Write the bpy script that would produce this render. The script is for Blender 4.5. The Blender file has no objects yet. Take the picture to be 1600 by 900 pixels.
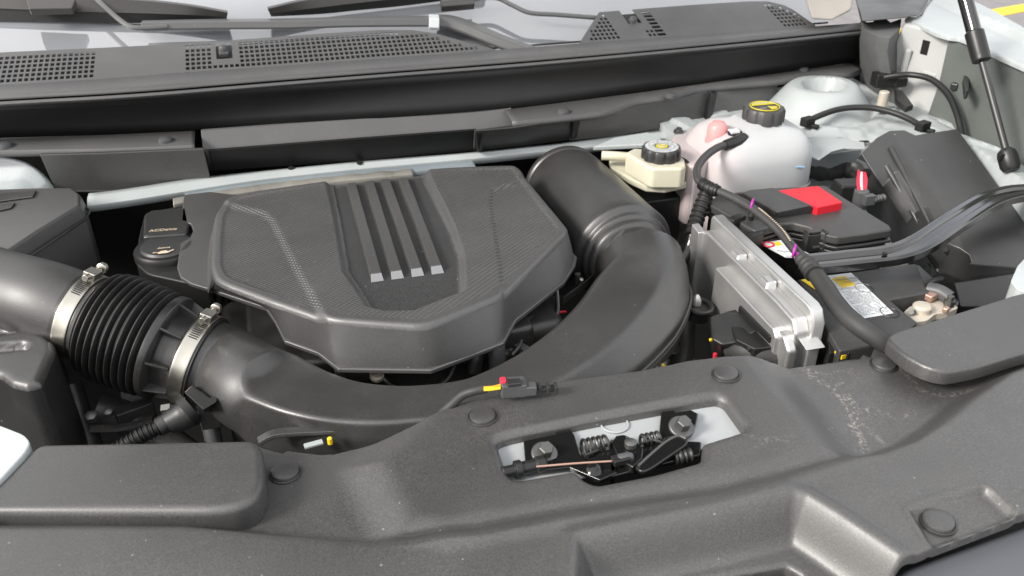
import bpy, bmesh, math, random
import numpy as np
from mathutils import Vector, Matrix
R = math.radians
sc = bpy.context.scene
COL = sc.collection
random.seed(4)

# ------------------------------------------------------------------ camera
cd = bpy.data.cameras.new('camera'); cam_o = bpy.data.objects.new('camera', cd); COL.objects.link(cam_o)
cam_o.location = (0, 0, 1.60); cam_o.rotation_euler = (R(90-30.46), 0, R(-16.04))
cd.sensor_width = 36; cd.lens = 36*1350/1600; cd.clip_start = .02; cd.clip_end = 500
cd.dof.use_dof = True; cd.dof.focus_distance = 1.15; cd.dof.aperture_fstop = 9.0
sc.camera = cam_o
# ------------------------------------------------------------------ sky and sun
SUN_EL, SUN_AZ = 33, 256      # azimuth measured clockwise from +Y
w = bpy.data.worlds.new('World'); sc.world = w; w.use_nodes = True
nt = w.node_tree; bg = nt.nodes['Background']
sky = nt.nodes.new('ShaderNodeTexSky'); sky.sky_type = 'NISHITA'; sky.sun_disc = False
sky.sun_elevation = R(SUN_EL); sky.sun_rotation = R(SUN_AZ); sky.dust_density = 3; sky.air_density = 1.0
tc = nt.nodes.new('ShaderNodeTexCoord'); nz = nt.nodes.new('ShaderNodeTexNoise')
nz.inputs['Scale'].default_value = 2.2; nz.inputs['Detail'].default_value = 8; nz.inputs['Roughness'].default_value = .55
cr = nt.nodes.new('ShaderNodeValToRGB'); cr.color_ramp.elements[0].position = .36; cr.color_ramp.elements[1].position = .56
cr.color_ramp.elements[0].color = (.45,.45,.45,1); cr.color_ramp.elements[1].color = (.95,.95,.95,1)
mx = nt.nodes.new('ShaderNodeMix'); mx.data_type = 'RGBA'
nt.links.new(tc.outputs['Generated'], nz.inputs['Vector']); nt.links.new(nz.outputs['Fac'], cr.inputs['Fac'])
nt.links.new(cr.outputs['Color'], mx.inputs[0]); nt.links.new(sky.outputs['Color'], mx.inputs[6])
mx.inputs[7].default_value = (10.0, 9.9, 9.9, 1)     # cloud cover
nt.links.new(mx.outputs[2], bg.inputs['Color']); bg.inputs['Strength'].default_value = .13
sl = bpy.data.lights.new('sun', 'SUN'); sun = bpy.data.objects.new('sun', sl); COL.objects.link(sun)
sl.energy = 3.3; sl.angle = R(16); sl.color = (1, .95, .89)
_sd = Vector((math.sin(R(SUN_AZ))*math.cos(R(SUN_EL)), math.cos(R(SUN_AZ))*math.cos(R(SUN_EL)), math.sin(R(SUN_EL))))
sun.rotation_euler = _sd.to_track_quat('Z', 'Y').to_euler(); sun.location = _sd*20
sc.view_settings.view_transform = 'Standard'; sc.view_settings.look = 'None'
sc.view_settings.exposure = 0.45; sc.view_settings.gamma = 1; sc.view_settings.use_curve_mapping = False
sc.cycles.use_denoising = True

# ------------------------------------------------------------------ materials
def mat(name, col, rough=.5, metal=0, spec=.5, grain=None, dust=0, var=0, coat=0, sss=0, trans=0, ior=1.5, bump2=None, specks=0, fine=0):
    m = bpy.data.materials.new(name); m.use_nodes = True
    n = m.node_tree.nodes; l = m.node_tree.links; b = n['Principled BSDF']
    b.inputs['Base Color'].default_value = (*col, 1); b.inputs['Roughness'].default_value = rough
    b.inputs['Metallic'].default_value = metal; b.inputs['Specular IOR Level'].default_value = spec
    b.inputs['IOR'].default_value = ior; b.inputs['Coat Weight'].default_value = coat; b.inputs['Coat Roughness'].default_value = .08
    if trans: b.inputs['Transmission Weight'].default_value = trans
    if sss:
        b.inputs['Subsurface Weight'].default_value = sss; b.inputs['Subsurface Radius'].default_value = (.02, .018, .015)
        b.inputs['Subsurface Scale'].default_value = 1
    t = n.new('ShaderNodeTexCoord'); V = t.outputs['Object']
    def noise(s, d=2, r=.5):
        x = n.new('ShaderNodeTexNoise'); x.inputs['Scale'].default_value = s; x.inputs['Detail'].default_value = d
        x.inputs['Roughness'].default_value = r; l.new(V, x.inputs['Vector']); return x.outputs['Fac']
    def ramp(f, a, c, v0=0, v1=1):
        x = n.new('ShaderNodeMapRange'); x.inputs[1].default_value = a; x.inputs[2].default_value = c
        x.inputs[3].default_value = v0; x.inputs[4].default_value = v1; l.new(f, x.inputs[0]); return x.outputs[0]
    def mul(f, k, op='MULTIPLY'):
        x = n.new('ShaderNodeMath'); x.operation = op; l.new(f, x.inputs[0])
        if isinstance(k, (int, float)): x.inputs[1].default_value = k
        else: l.new(k, x.inputs[1])
        return x.outputs[0]
    def mixc(f, a, c):
        x = n.new('ShaderNodeMix'); x.data_type = 'RGBA'; l.new(f, x.inputs[0])
        for k, v in ((6, a), (7, c)):
            if isinstance(v, tuple): x.inputs[k].default_value = (*v, 1)
            else: l.new(v, x.inputs[k])
        return x.outputs[2]
    c = None
    base = tuple(col)
    if var:                                     # broad uneven tone of the moulding / paint
        c = mixc(ramp(noise(9, 4, .6), .3, .7), tuple(v*(1-var) for v in base), tuple(min(1, v*(1+var)) for v in base))
    if fine:                                    # moulded grain: light and dark flecks about a millimetre wide
        c = mixc(ramp(noise(520, 3, .75), .36, .64), tuple(v*(1-fine) for v in base) if c is None else c, tuple(v*(1+fine*1.6) for v in base))
    if dust:                                    # settled dust: fine film in patches
        f = mul(ramp(noise(520, 2, .6), .45, .75), ramp(noise(14, 5, .65), .42, .72))
        c = mixc(mul(f, dust), c if c is not None else base, (.34, .31, .27))
    if specks:                                  # single dust specks
        vo = n.new('ShaderNodeTexVoronoi'); vo.inputs['Scale'].default_value = 95; l.new(V, vo.inputs['Vector'])
        sp = n.new('ShaderNodeSeparateColor'); l.new(vo.outputs['Color'], sp.inputs[0])
        thr = mul(ramp(sp.outputs[0], .80, 1.0), .11)
        f = mul(mul(vo.outputs['Distance'], thr, 'LESS_THAN'), specks)
        c = mixc(f, c if c is not None else base, (.55, .53, .5))
    if c is not None: l.new(c, b.inputs['Base Color'])
    if grain:
        s, k = grain
        bp = n.new('ShaderNodeBump'); bp.inputs['Strength'].default_value = k; bp.inputs['Distance'].default_value = .0006
        l.new(noise(s, 2, .6), bp.inputs['Height']); l.new(bp.outputs[0], b.inputs['Normal'])
        l.new(ramp(noise(6, 4, .6), .3, .7, rough-.09, rough+.11), b.inputs['Roughness'])
    m['bsdf'] = 1
    return m
M = {}
M['cover'] = mat('grained grey plastic', (.040, .0392, .038), 0.39, grain=(1000, .36), dust=0.12, var=.12, specks=0.35, spec=1.0, fine=0.48)
M['pad'] = mat('fine grained grey plastic', (.036, .0355, .0347), 0.39, grain=(1100, .3), dust=0.08, var=.1, specks=0.3, spec=0.95, fine=0.4)
M['engine'] = mat('satin grey plastic', (.052, .0515, .051), 0.41, grain=(1200, .25), dust=0.1, var=.06, specks=0.3, spec=1.0, fine=0.18)
M['duct'] = mat('blow moulded plastic', (.026, .0256, .025), 0.39, grain=(1000, .28), dust=0.14, var=.1, specks=0.25, spec=0.95, fine=0.25)
M['cowl'] = mat('cowl plastic', (.092, .092, .093), .55, grain=(1100, .2), dust=.2, var=.05)
M['cowl_wall'] = mat('smooth black cowl plastic', (.012, .012, .012), .42, spec=.35, grain=(1400, .06))
M['black'] = mat('black plastic', (.013, .013, .013), .42, grain=(1100, .15), specks=.3)
M['box'] = mat('black box plastic', (.022, .0225, .023), .38, grain=(1200, .15), specks=0.4, dust=.12, spec=0.7)
M['lid'] = mat('fuse lid plastic', (.036, .036, .036), .5, grain=(1200, .2), dust=.18, spec=0.7)
M['dark'] = mat('dark rubber', (.008, .008, .008), .6)
M['rubber'] = mat('bellows rubber', (.015, .015, .015), 0.36, grain=(900, .12), dust=.2, spec=0.7)
M['gloss'] = mat('gloss black paint', (.008, .008, .008), .16, spec=.6, specks=.4)
M['brace'] = mat('satin black paint', (.010, .010, .010), 0.11, spec=0.8, specks=.4, grain=(600, .06), coat=0.6)
M['white'] = mat('white body paint', (.46, .50, .50), .25, coat=.4, var=.03, grain=(40, .02))
M['primer'] = mat('dull white paint', (.40, .432, .432), .42, var=.07, grain=(60, .12), dust=.2)
M['hinge'] = mat('warm white paint', (.50, .51, .50), .38, var=.04, grain=(60, .08))
M['silver'] = mat('silver paint', (.5, .52, .53), .3, metal=0.3, var=.04)
M['alu'] = mat('cast aluminium', (.6, .6, .59), 0.46, metal=.85, grain=(500, .15), var=.06)
M['steel'] = mat('zinc steel', (.48, .46, .41), 0.34, metal=1, grain=(800, .08))
M['spring'] = mat('oiled spring steel', (.10, .10, .095), 0.45, metal=1)
M['bolt'] = mat('grey zinc bolt', (.16, .16, .155), 0.5, metal=.9, grain=(900, .2))
M['copper'] = mat('copper cable', (.6, .38, .3), .45, metal=.7)
M['brass'] = mat('tinned terminal', (.55, .5, .42), 0.5, metal=0.2, var=.15)
M['chrome'] = mat('bright rib end', (.24, .24, .25), .38, metal=.25)
M['cream'] = mat('cream reservoir plastic', (.60, .575, .45), .4, sss=0.2, var=.08)
M['milky'] = mat('milky reservoir plastic', (.47, .48, .485), .35, sss=0.2, var=.03)
M['pink'] = mat('pink nipple', (.85, .3, .29), .35, sss=.4)
M['red'] = mat('red plastic', (.60, .008, .022), .5, var=.05, grain=(900, .1))
M['redw'] = mat('red wire', (.7, .03, .06), .4)
M['yellow'] = mat('yellow print', (.55, .46, .02), .5)
M['sticker_y'] = mat('yellow sticker', (.86, .6, .01), .45)
M['orange'] = mat('orange wire', (.8, .38, .02), .45)
M['magenta'] = mat('magenta clip', (.36, .03, .3), .4)
M['paper'] = mat('white label', (.7, .73, .74), .45, var=.04)
M['ink'] = mat('grey print', (.36, .37, .38), .5)
M['beige'] = mat('beige print', (.62, .5, .36), .5)
M['wprint'] = mat('white print', (.5, .5, .5), .5)
M['shield'] = mat('coarse grained plastic', (.026, .026, .026), .5, spec=.8, grain=(700, .5), fine=.5, specks=.6)
M['foam'] = mat('grey foam', (.10, .103, .103), .9, grain=(300, .6), var=.2)
M['grey'] = mat('grey plastic', (.075, .077, .08), .45, var=.06)
M['sleeve'] = mat('cloth tape', (.034, .034, .033), .6, grain=(500, .4), var=.2)
M['tape'] = mat('fabric harness', (.02, .022, .02), .75, grain=(400, .5), var=.3)
M['wiper'] = mat('wiper arm paint', (.13, .13, .13), .38, spec=.5, specks=.3)
M['blade'] = mat('wiper blade plastic', (.05, .047, .043), .35, spec=.6)
M['gap'] = mat('grimy engine black', (.032, .031, .030), .42, spec=.6, grain=(500, .3), var=.3, dust=.25)
M['slant'] = mat('black box lid plastic', (.030, .0305, .031), .40, spec=.8, grain=(1100, .2), specks=.7, dust=.1)
M['glass'] = mat('windscreen glass', (.25, .26, .275), .03, spec=1.0, ior=1.9)
M['asphalt'] = mat('asphalt', (.2, .19, .19), .9, grain=(150, .5), var=.15)
M['road_y'] = mat('yellow road paint', (.8, .55, .03), .7, var=.08)
M['liner'] = mat('grey green liner', (.11, .122, .113), .7, grain=(200, .15), var=.1)
M['bumper'] = mat('grey blue plastic', (.095, .10, .112), .45, grain=(900, .25), specks=.4)
M['insul'] = mat('foil insulation', (.3, .29, .26), .6, metal=.3, grain=(200, .8), var=.3)
M['bare'] = mat('blue grey steel', (.33, .38, .41), .4, metal=.4, var=.15, grain=(120, .3))

# ------------------------------------------------------------------ mesh helpers (each returns verts, faces)
def A(x): return np.array(x, float)
def join(*ms):
    V = []; Fc = []
    for v, f in ms:
        o = len(V); V += [tuple(p) for p in v]; Fc += [[i+o for i in q] for q in f]
    return V, Fc
def prism(a, b):
    n = len(a); V = [tuple(p) for p in a]+[tuple(p) for p in b]
    Fc = [list(range(n)), list(range(2*n-1, n-1, -1))]
    Fc += [[i, i+n, (i+1) % n+n, (i+1) % n] for i in range(n)]
    return V, Fc
def ext(pts, d): return prism(pts, [tuple(A(p)+A(d)) for p in pts])
def down(pts, h): return ext(pts, (0, 0, -h))
def box(c, s, rz=0, rx=0, ry=0):
    m = Matrix.Rotation(R(rz), 3, 'Z') @ Matrix.Rotation(R(ry), 3, 'Y') @ Matrix.Rotation(R(rx), 3, 'X')
    V = [tuple(Vector(c)+m @ Vector((x*s[0]/2, y*s[1]/2, z*s[2]/2))) for x in (-1, 1) for y in (-1, 1) for z in (-1, 1)]
    return V, [[0, 1, 3, 2], [4, 6, 7, 5], [0, 4, 5, 1], [2, 3, 7, 6], [0, 2, 6, 4], [1, 5, 7, 3]]
def spline(pts, k=8):
    p = A(pts)
    if len(p) < 3: return np.array([p[0]+(p[-1]-p[0])*t for t in np.linspace(0, 1, k+1)])
    q = np.vstack([2*p[0]-p[1], p, 2*p[-1]-p[-2]]); out = []
    for i in range(len(p)-1):
        a, b, c, d = q[i:i+4]
        for t in np.linspace(0, 1, k, endpoint=False):
            out.append(.5*((2*b)+(-a+c)*t+(2*a-5*b+4*c-d)*t*t+(-a+3*b-3*c+d)*t**3))
    out.append(p[-1]); return np.array(out)
def loft(rings, caps=True, closed=True):
    n = len(rings[0]); V = [tuple(p) for r in rings for p in r]; Fc = []
    for i in range(len(rings)-1):
        for j in range(n if closed else n-1):
            k = (j+1) % n; Fc.append([i*n+j, i*n+k, (i+1)*n+k, (i+1)*n+j])
    if caps and closed: Fc += [list(range(n)), list(range(len(V)-1, len(V)-n-1, -1))]
    return V, Fc
def frames(pts, upv=None):
    p = A(pts); t = np.gradient(p, axis=0); t /= np.linalg.norm(t, axis=1)[:, None]
    ref = A(upv if upv is not None else ((0, 0, 1) if abs(t[0][2]) < .9 else (0, 1, 0)))
    N = []
    for k in range(len(p)):
        if upv is None and k: ref = N[-1]
        nn = ref-t[k]*(ref@t[k]); nn /= np.linalg.norm(nn); N.append(nn)
    return t, np.array(N)
def tube(pts, r, n=12, k=8, caps=True, ridges=None):
    p = spline(pts, k); t, N = frames(p)
    rr = np.full(len(p), r) if np.isscalar(r) else np.interp(np.linspace(0, 1, len(p)), np.linspace(0, 1, len(r)), r)
    if ridges:
        s = np.r_[0, np.cumsum(np.linalg.norm(np.diff(p, axis=0), axis=1))]
        rr = rr*(1+ridges[1]*np.sign(np.sin(2*np.pi*s/ridges[0])))
    rings = []
    for i in range(len(p)):
        bn = np.cross(t[i], N[i])
        rings.append([p[i]+rr[i]*(math.cos(a)*N[i]+math.sin(a)*bn) for a in np.linspace(0, 2*np.pi, n, endpoint=False)])
    return loft(rings, caps)
def lathe(prof, c, ax=(0, 0, 1), n=28, lobes=0, depth=0, start=0, caps=True):
    ax = A(ax)/np.linalg.norm(ax); u = np.cross(ax, (0, 1, 0) if abs(ax[1]) < .9 else (1, 0, 0)); u /= np.linalg.norm(u); v = np.cross(ax, u)
    rings = []
    for i, (r, h) in enumerate(prof):
        g = []
        for a in np.linspace(0, 2*np.pi, n, endpoint=False):
            k = 1-depth*max(0, math.cos(lobes*a))**2 if lobes and i >= start else 1
            g.append(A(c)+ax*h+r*k*(math.cos(a)*u+math.sin(a)*v))
        rings.append(g)
    return loft(rings, caps)
def ball(c, r, n=12, sx=1, sy=1, sz=1):
    V, Fc = lathe([(r*max(.02, math.sin(a)), -r*math.cos(a)) for a in np.linspace(0, np.pi, n)], (0, 0, 0), n=n)
    return [(c[0]+x*sx, c[1]+y*sy, c[2]+z*sz) for x, y, z in V], Fc
def torus(c, r0, r1, ax=(0, 0, 1), n=28, m=10):
    return lathe([(r0+r1*math.cos(a), r1*math.sin(a)) for a in np.linspace(0, 2*np.pi, m+1)], c, ax, n, caps=False)
def rnd(pts, r, k=5):
    """round the corners of a flat polygon"""
    p = A(pts); n = len(p); out = []
    for i in range(n):
        a, b, c = p[i-1], p[i], p[(i+1) % n]; da = a-b; dc = c-b
        la, lc = np.linalg.norm(da), np.linalg.norm(dc); q = min(r, la*.45, lc*.45)
        s, e = b+da/la*q, b+dc/lc*q
        for t in np.linspace(0, 1, k): out.append(tuple((1-t)**2*s+2*t*(1-t)*b+t*t*e))
    return out
def sdpoly(x, y, poly):
    p = A(poly)[:, :2]; d = np.full(x.shape, 1e9); s = np.ones(x.shape)
    for i in range(len(p)):
        a, b = p[i-1], p[i]; e = b-a; L2 = e@e
        if L2 < 1e-14: continue
        wx, wy = x-a[0], y-a[1]; t = np.clip((wx*e[0]+wy*e[1])/L2, 0, 1)
        d = np.minimum(d, np.hypot(wx-e[0]*t, wy-e[1]*t))
        c1 = y >= a[1]; c2 = y < b[1]; c3 = e[0]*wy > e[1]*wx
        s = np.where((c1 & c2 & c3) | (~c1 & ~c2 & ~c3), -s, s)
    return d*s
def sdline(x, y, pts):
    p = A(pts)[:, :2]; d = np.full(x.shape, 1e9)
    for a, b in zip(p[:-1], p[1:]):
        e = b-a; wx, wy = x-a[0], y-a[1]; t = np.clip((wx*e[0]+wy*e[1])/max(e@e, 1e-12), 0, 1)
        d = np.minimum(d, np.hypot(wx-e[0]*t, wy-e[1]*t))
    return d
def ss(a, b, x):
    t = np.clip((x-a)/(b-a), 0, 1); return t*t*(3-2*t)
def sheet(outline, zf, res=.003, holes=(), thick=.01, rim=0):
    """a moulded sheet: height field over the outline, holes cut out, the rim rounded and turned down"""
    o = A(outline)[:, :2]; x0, y0 = o.min(0)-res; x1, y1 = o.max(0)+res
    nx, ny = int((x1-x0)/res)+2, int((y1-y0)/res)+2
    X, Y = np.meshgrid(x0+res*np.arange(nx), y0+res*np.arange(ny), indexing='ij')
    sd = sdpoly(X, Y, o)
    for h in holes: sd = np.maximum(sd, -sdpoly(X, Y, h))
    vs = {}; VX = []; VS = []
    def vert(i, j):
        k = (i, j)
        if k not in vs: vs[k] = len(VX); VX.append((X[i, j], Y[i, j])); VS.append(sd[i, j])
        return vs[k]
    def edge(a, b):
        k = (a, b) if a < b else (b, a)
        if k not in vs:
            sa, sb = sd[k[0]], sd[k[1]]; t = sa/(sa-sb); vs[k] = len(VX)
            VX.append((X[k[0]]+(X[k[1]]-X[k[0]])*t, Y[k[0]]+(Y[k[1]]-Y[k[0]])*t)); VS.append(0)
        return vs[k]
    Fc = []; ins = sd < 0
    tot = ins[:-1, :-1].astype(int)+ins[1:, :-1]+ins[1:, 1:]+ins[:-1, 1:]
    for i, j in zip(*np.nonzero(tot)):
        cs = [(i, j), (i+1, j), (i+1, j+1), (i, j+1)]
        if tot[i, j] == 4: Fc.append([vert(*c) for c in cs]); continue
        f = []
        for q in range(4):
            a, b = cs[q], cs[(q+1) % 4]
            if ins[a]: f.append(vert(*a))
            if ins[a] != ins[b]: f.append(edge(a, b))
        if len(f) > 2: Fc.append(f)
    vx = A(VX); d = -A(VS); z = zf(vx[:, 0], vx[:, 1])
    if rim:
        q = np.clip(d, 0, rim); z = z-(rim-np.sqrt(np.maximum(0, rim**2-(rim-q)**2)))
    V = [(float(a), float(b), float(c)) for (a, b), c in zip(vx, z)]
    if thick:
        cnt = {}
        for f in Fc:
            for a, b in zip(f, f[1:]+f[:1]): cnt[(a, b)] = 1
        low = {}
        for a, b in list(cnt):
            if (b, a) not in cnt:
                for q in (a, b):
                    if q not in low: low[q] = len(V); V.append((V[q][0], V[q][1], V[q][2]-thick))
                Fc.append([b, a, low[a], low[b]])
    return V, Fc
def strip(lines, n=80, x0=None, x1=None):
    """a long pressed profile: every line is a run of points along the car's width, joined one to the next"""
    ls = [A(sorted(l)) for l in lines]
    a = x0 if x0 is not None else max(l[0, 0] for l in ls); b = x1 if x1 is not None else min(l[-1, 0] for l in ls)
    xs = np.linspace(a, b, n)
    rows = []
    for l in ls:
        t = np.linspace(l[0, 0], l[-1, 0], 60); yy = np.interp(t, l[:, 0], l[:, 1]); zz = np.interp(t, l[:, 0], l[:, 2])
        k = np.ones(7)/7; yp = np.convolve(np.pad(yy, 3, 'reflect', reflect_type='odd'), k, 'valid')
        rows.append([(x, float(np.interp(x, t, yp)), float(np.interp(x, t, zz))) for x in xs])
    return loft(rows, False, False)
def text(body, size, loc, ang=0, tilt=0, mat_=None, squash=1, align='CENTER'):
    c = bpy.data.curves.new('t', 'FONT'); c.body = body; c.size = size; c.align_x = align; c.align_y = 'CENTER'; c.extrude = .0001
    o = bpy.data.objects.new('t', c); COL.objects.link(o)
    dg = bpy.context.evaluated_depsgraph_get(); me = o.evaluated_get(dg).to_mesh()
    m = Matrix.Translation(loc) @ Matrix.Rotation(R(ang), 4, 'Z') @ Matrix.Rotation(R(tilt), 4, 'X') @ Matrix.Diagonal((squash, 1, 1, 1))
    V = [tuple(m @ v.co) for v in me.vertices]; Fc = [list(p.vertices) for p in me.polygons]
    o.evaluated_get(dg).to_mesh_clear(); bpy.data.objects.remove(o); bpy.data.curves.remove(c)
    return V, Fc
# ------------------------------------------------------------------ objects
def root_loc(o):
    while o.parent: o = o.parent
    return A(o.location)
def tag(o, label=None, cat=None, group=None, kind=None):
    for k, v in (('label', label), ('category', cat), ('group', group), ('kind', kind)):
        if v: o[k] = v
    return o
def thing(name, label, cat, loc, group=None):
    o = bpy.data.objects.new(name, None); COL.objects.link(o); o.location = loc; o.empty_display_size = .02
    return tag(o, label, cat, group)
def obj(name, vf, m, parent=None, bevel=0, seg=2, smooth=40, label=None, solid=0, sub=0):
    V, Fc = vf; V = A(V)
    if parent is not None: base = root_loc(parent)
    else: base = np.array([(V[:, 0].min()+V[:, 0].max())/2, (V[:, 1].min()+V[:, 1].max())/2, V[:, 2].min()])
    me = bpy.data.meshes.new(name); me.from_pydata([tuple(p) for p in V-base], [], Fc)
    bm = bmesh.new(); bm.from_mesh(me); bmesh.ops.recalc_face_normals(bm, faces=bm.faces); bm.to_mesh(me); bm.free()
    me.materials.append(M[m] if isinstance(m, str) else m)
    if smooth: me.shade_smooth(); me.set_sharp_from_angle(angle=R(smooth))
    o = bpy.data.objects.new(name, me); COL.objects.link(o)
    if parent is not None: o.parent = parent
    else: o.location = base
    if solid:
        q = o.modifiers.new('s', 'SOLIDIFY'); q.thickness = solid; q.offset = -1
    if bevel:
        q = o.modifiers.new('b', 'BEVEL'); q.width = bevel; q.segments = seg; q.limit_method = 'ANGLE'; q.angle_limit = R(32)
        q.harden_normals = True
    if sub:
        q = o.modifiers.new('u', 'SUBSURF'); q.levels = sub; q.render_levels = sub
    if label: o['label'] = label
    return o
def one(name, vf, m, label, cat, group=None, **k):
    return tag(obj(name, vf, m, None, **k), label, cat, group)
def struct(name, vf, m, **k): return tag(obj(name, vf, m, None, **k), kind='structure')
def xy(p): return (p[0], p[1])
def off(p, dx=0, dy=0, dz=0): return (p[0]+dx, p[1]+dy, p[2]+dz)

def node_math(n, l, op, a, b):
    x = n.new('ShaderNodeMath'); x.operation = op
    for k, v in enumerate((a, b)):
        if isinstance(v, (int, float)): x.inputs[k].default_value = v
        else: l.new(v, x.inputs[k])
    return x.outputs[0]
def overlay(m, fac, colour):
    n = m.node_tree.nodes; l = m.node_tree.links; b = n['Principled BSDF']; x = n.new('ShaderNodeMix'); x.data_type = 'RGBA'
    l.new(fac, x.inputs[0])
    if b.inputs['Base Color'].links: l.new(b.inputs['Base Color'].links[0].from_socket, x.inputs[6])
    else: x.inputs[6].default_value = b.inputs['Base Color'].default_value
    x.inputs[7].default_value = (*colour, 1); l.new(x.outputs[2], b.inputs['Base Color'])
def dried_dirt(m):                              # dried dust strokes where the mesh attribute marks them, broken up by noise
    n = m.node_tree.nodes; l = m.node_tree.links
    at = n.new('ShaderNodeAttribute'); at.attribute_name = 'dirt'; t = n.new('ShaderNodeTexCoord')
    z = n.new('ShaderNodeTexNoise'); z.inputs['Scale'].default_value = 240; z.inputs['Detail'].default_value = 6; z.inputs['Roughness'].default_value = .7
    l.new(t.outputs['Object'], z.inputs['Vector'])
    r = n.new('ShaderNodeMapRange'); l.new(z.outputs['Fac'], r.inputs[0]); r.inputs[1].default_value = .50; r.inputs[2].default_value = .63
    overlay(m, node_math(n, l, 'MULTIPLY', at.outputs['Fac'], r.outputs[0]), (.26, .24, .21))
M['cover_dirty'] = M['cover'].copy(); dried_dirt(M['cover_dirty'])
M['tank'] = M['milky'].copy()
def coolant_tint(m):                            # pink coolant showing through the left end of the tank
    n = m.node_tree.nodes; l = m.node_tree.links
    t = n.new('ShaderNodeTexCoord'); sp = n.new('ShaderNodeSeparateXYZ'); l.new(t.outputs['Object'], sp.inputs[0])
    z = n.new('ShaderNodeTexNoise'); z.inputs['Scale'].default_value = 14; l.new(t.outputs['Object'], z.inputs['Vector'])
    w_ = node_math(n, l, 'ADD', sp.outputs[0], node_math(n, l, 'MULTIPLY', node_math(n, l, 'SUBTRACT', z.outputs['Fac'], .5), .06))
    r = n.new('ShaderNodeMapRange'); l.new(w_, r.inputs[0]); r.inputs[1].default_value = -.15; r.inputs[2].default_value = -.26; r.inputs[4].default_value = .32
    overlay(m, r.outputs[0], (.62, .36, .34))
coolant_tint(M['tank'])

# ================================================================== SETTING
struct('ground', ([(-60, -40, 0), (80, -40, 0), (80, 90, 0), (-60, 90, 0)], [[0, 1, 2, 3]]), 'asphalt')
one('parking_line', down([(4.389, 5.4123, .006), (5.674, 5.7888, .006), (7.1444, 6.1317, .006), (6.9472, 5.9444, .006), (5.5806, 5.5881, .006), (4.2516, 5.2257, .006)], .004), 'road_y', 'yellow painted parking line on the asphalt beyond the fender', 'road marking')
bay = join(box((.35, 1.05, .50), (2.3, 1.5, .02)), box((-.86, 1.05, .70), (.02, 1.5, .42)), box((1.47, 1.05, .66), (.02, 1.5, .34)),
           box((.35, .36, .70), (2.3, .02, .42)), box((.35, 1.79, .75), (2.3, .02, .54)))
struct('bay_dark_box', bay, 'dark')  # black floor and walls added to stop light leaking in from below

# white inner fender with the strut tower
TW = (1.1475, 1.5639, 1.035)
OPEN = [(.5, .5), (.5, 1.40), (1.10, 1.405), (1.17, 1.375), (1.272, 1.33), (1.290, 1.29), (1.228, 1.04), (1.14, .70), (1.10, .5)]
def zf_inner(x, y):
    z = np.full(x.shape, .975)+.018*ss(1.16, 1.26, x)-.02*ss(1.30, 1.36, x)
    r = np.hypot(x-TW[0], y-TW[1])
    z = np.maximum(z, .975+.062*(1-ss(.062, .125, r)))
    z = z-.03*(1-ss(.036, .046, r))
    z = z+.006*ss(.45, .6, np.sin(x*62+y*16)*.5+.5)*ss(.1, .2, r)+.004*np.sin(x*31-1)*np.sin(y*27)
    d = sdline(x, y, [(1.0, 1.46), (1.14, 1.42), (1.25, 1.47)])
    z = z+.012*(1-ss(.008, .022, d))
    o = sdpoly(x, y, OPEN)
    return z-.17*ss(0, -.03, o)-.06*ss(-.04, -.10, o)
inner = struct('inner_fender', sheet([(.78, 1.12), (1.06, 1.12), (1.20, 1.02), (1.44, .98), (1.47, 1.2), (1.46, 1.66), (1.30, 1.76), (.78, 1.70)], zf_inner, .006, thick=.25), 'primer')

for p, rz_, ln_ in (((1.3822, 1.4328, .992), 40, .03), ((1.3887, 1.3309, .985), 40, .03), ((1.1381, 1.3939, .95), 0, .02), ((1.1301, 1.3805, .975), 10, .02), ((1.3319, 1.1983, .985), 40, .025)):
    obj('slot', box(off(p, 0, 0, .001), (ln_, .007, .004), rz=-rz_), 'dark', inner, bevel=.002)
obj('flap', down([(1.0162, 1.407, .988), (1.0627, 1.3937, .988), (1.1066, 1.3517, .988), (1.088, 1.3216, .988), (1.0521, 1.3354, .988), (1.0186, 1.3277, .988), (.9711, 1.2976, .988), (.9634, 1.3197, .988)], .003), 'primer', inner, bevel=.001)
obj('side_panel', ext([(1.0004, 1.385, .9683), (1.0638, 1.385, .956), (1.1402, 1.385, .9586), (1.1753, 1.385, .7995), (1.0295, 1.385, .819)], (0, .004, 0)), 'primer', inner, bevel=.0015)
obj('panel_swage', ext([(1.0301, 1.384, .8883), (1.1164, 1.384, .8835), (1.1218, 1.384, .8396), (1.042, 1.384, .844)], (0, -.003, 0)), 'primer', inner, bevel=.002)
obj('stud', lathe([(.006, 0), (.006, .010), (.004, .012)], (1.2106, 1.5224, 1), (0, 0, 1), 12), 'hinge', inner)

# ================================================================== WINDSCREEN AND WIPERS
gl = [(-1.0, 1.80, 1.105), (1.30, 1.80, 1.105), (1.22, 2.75, 1.58), (-.95, 2.75, 1.58)]
one('windshield', ext(gl, (0, .0025, -.005)), 'glass', 'sloping windshield glass reflecting a bright cloudy sky behind the cowl', 'windshield')

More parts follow.
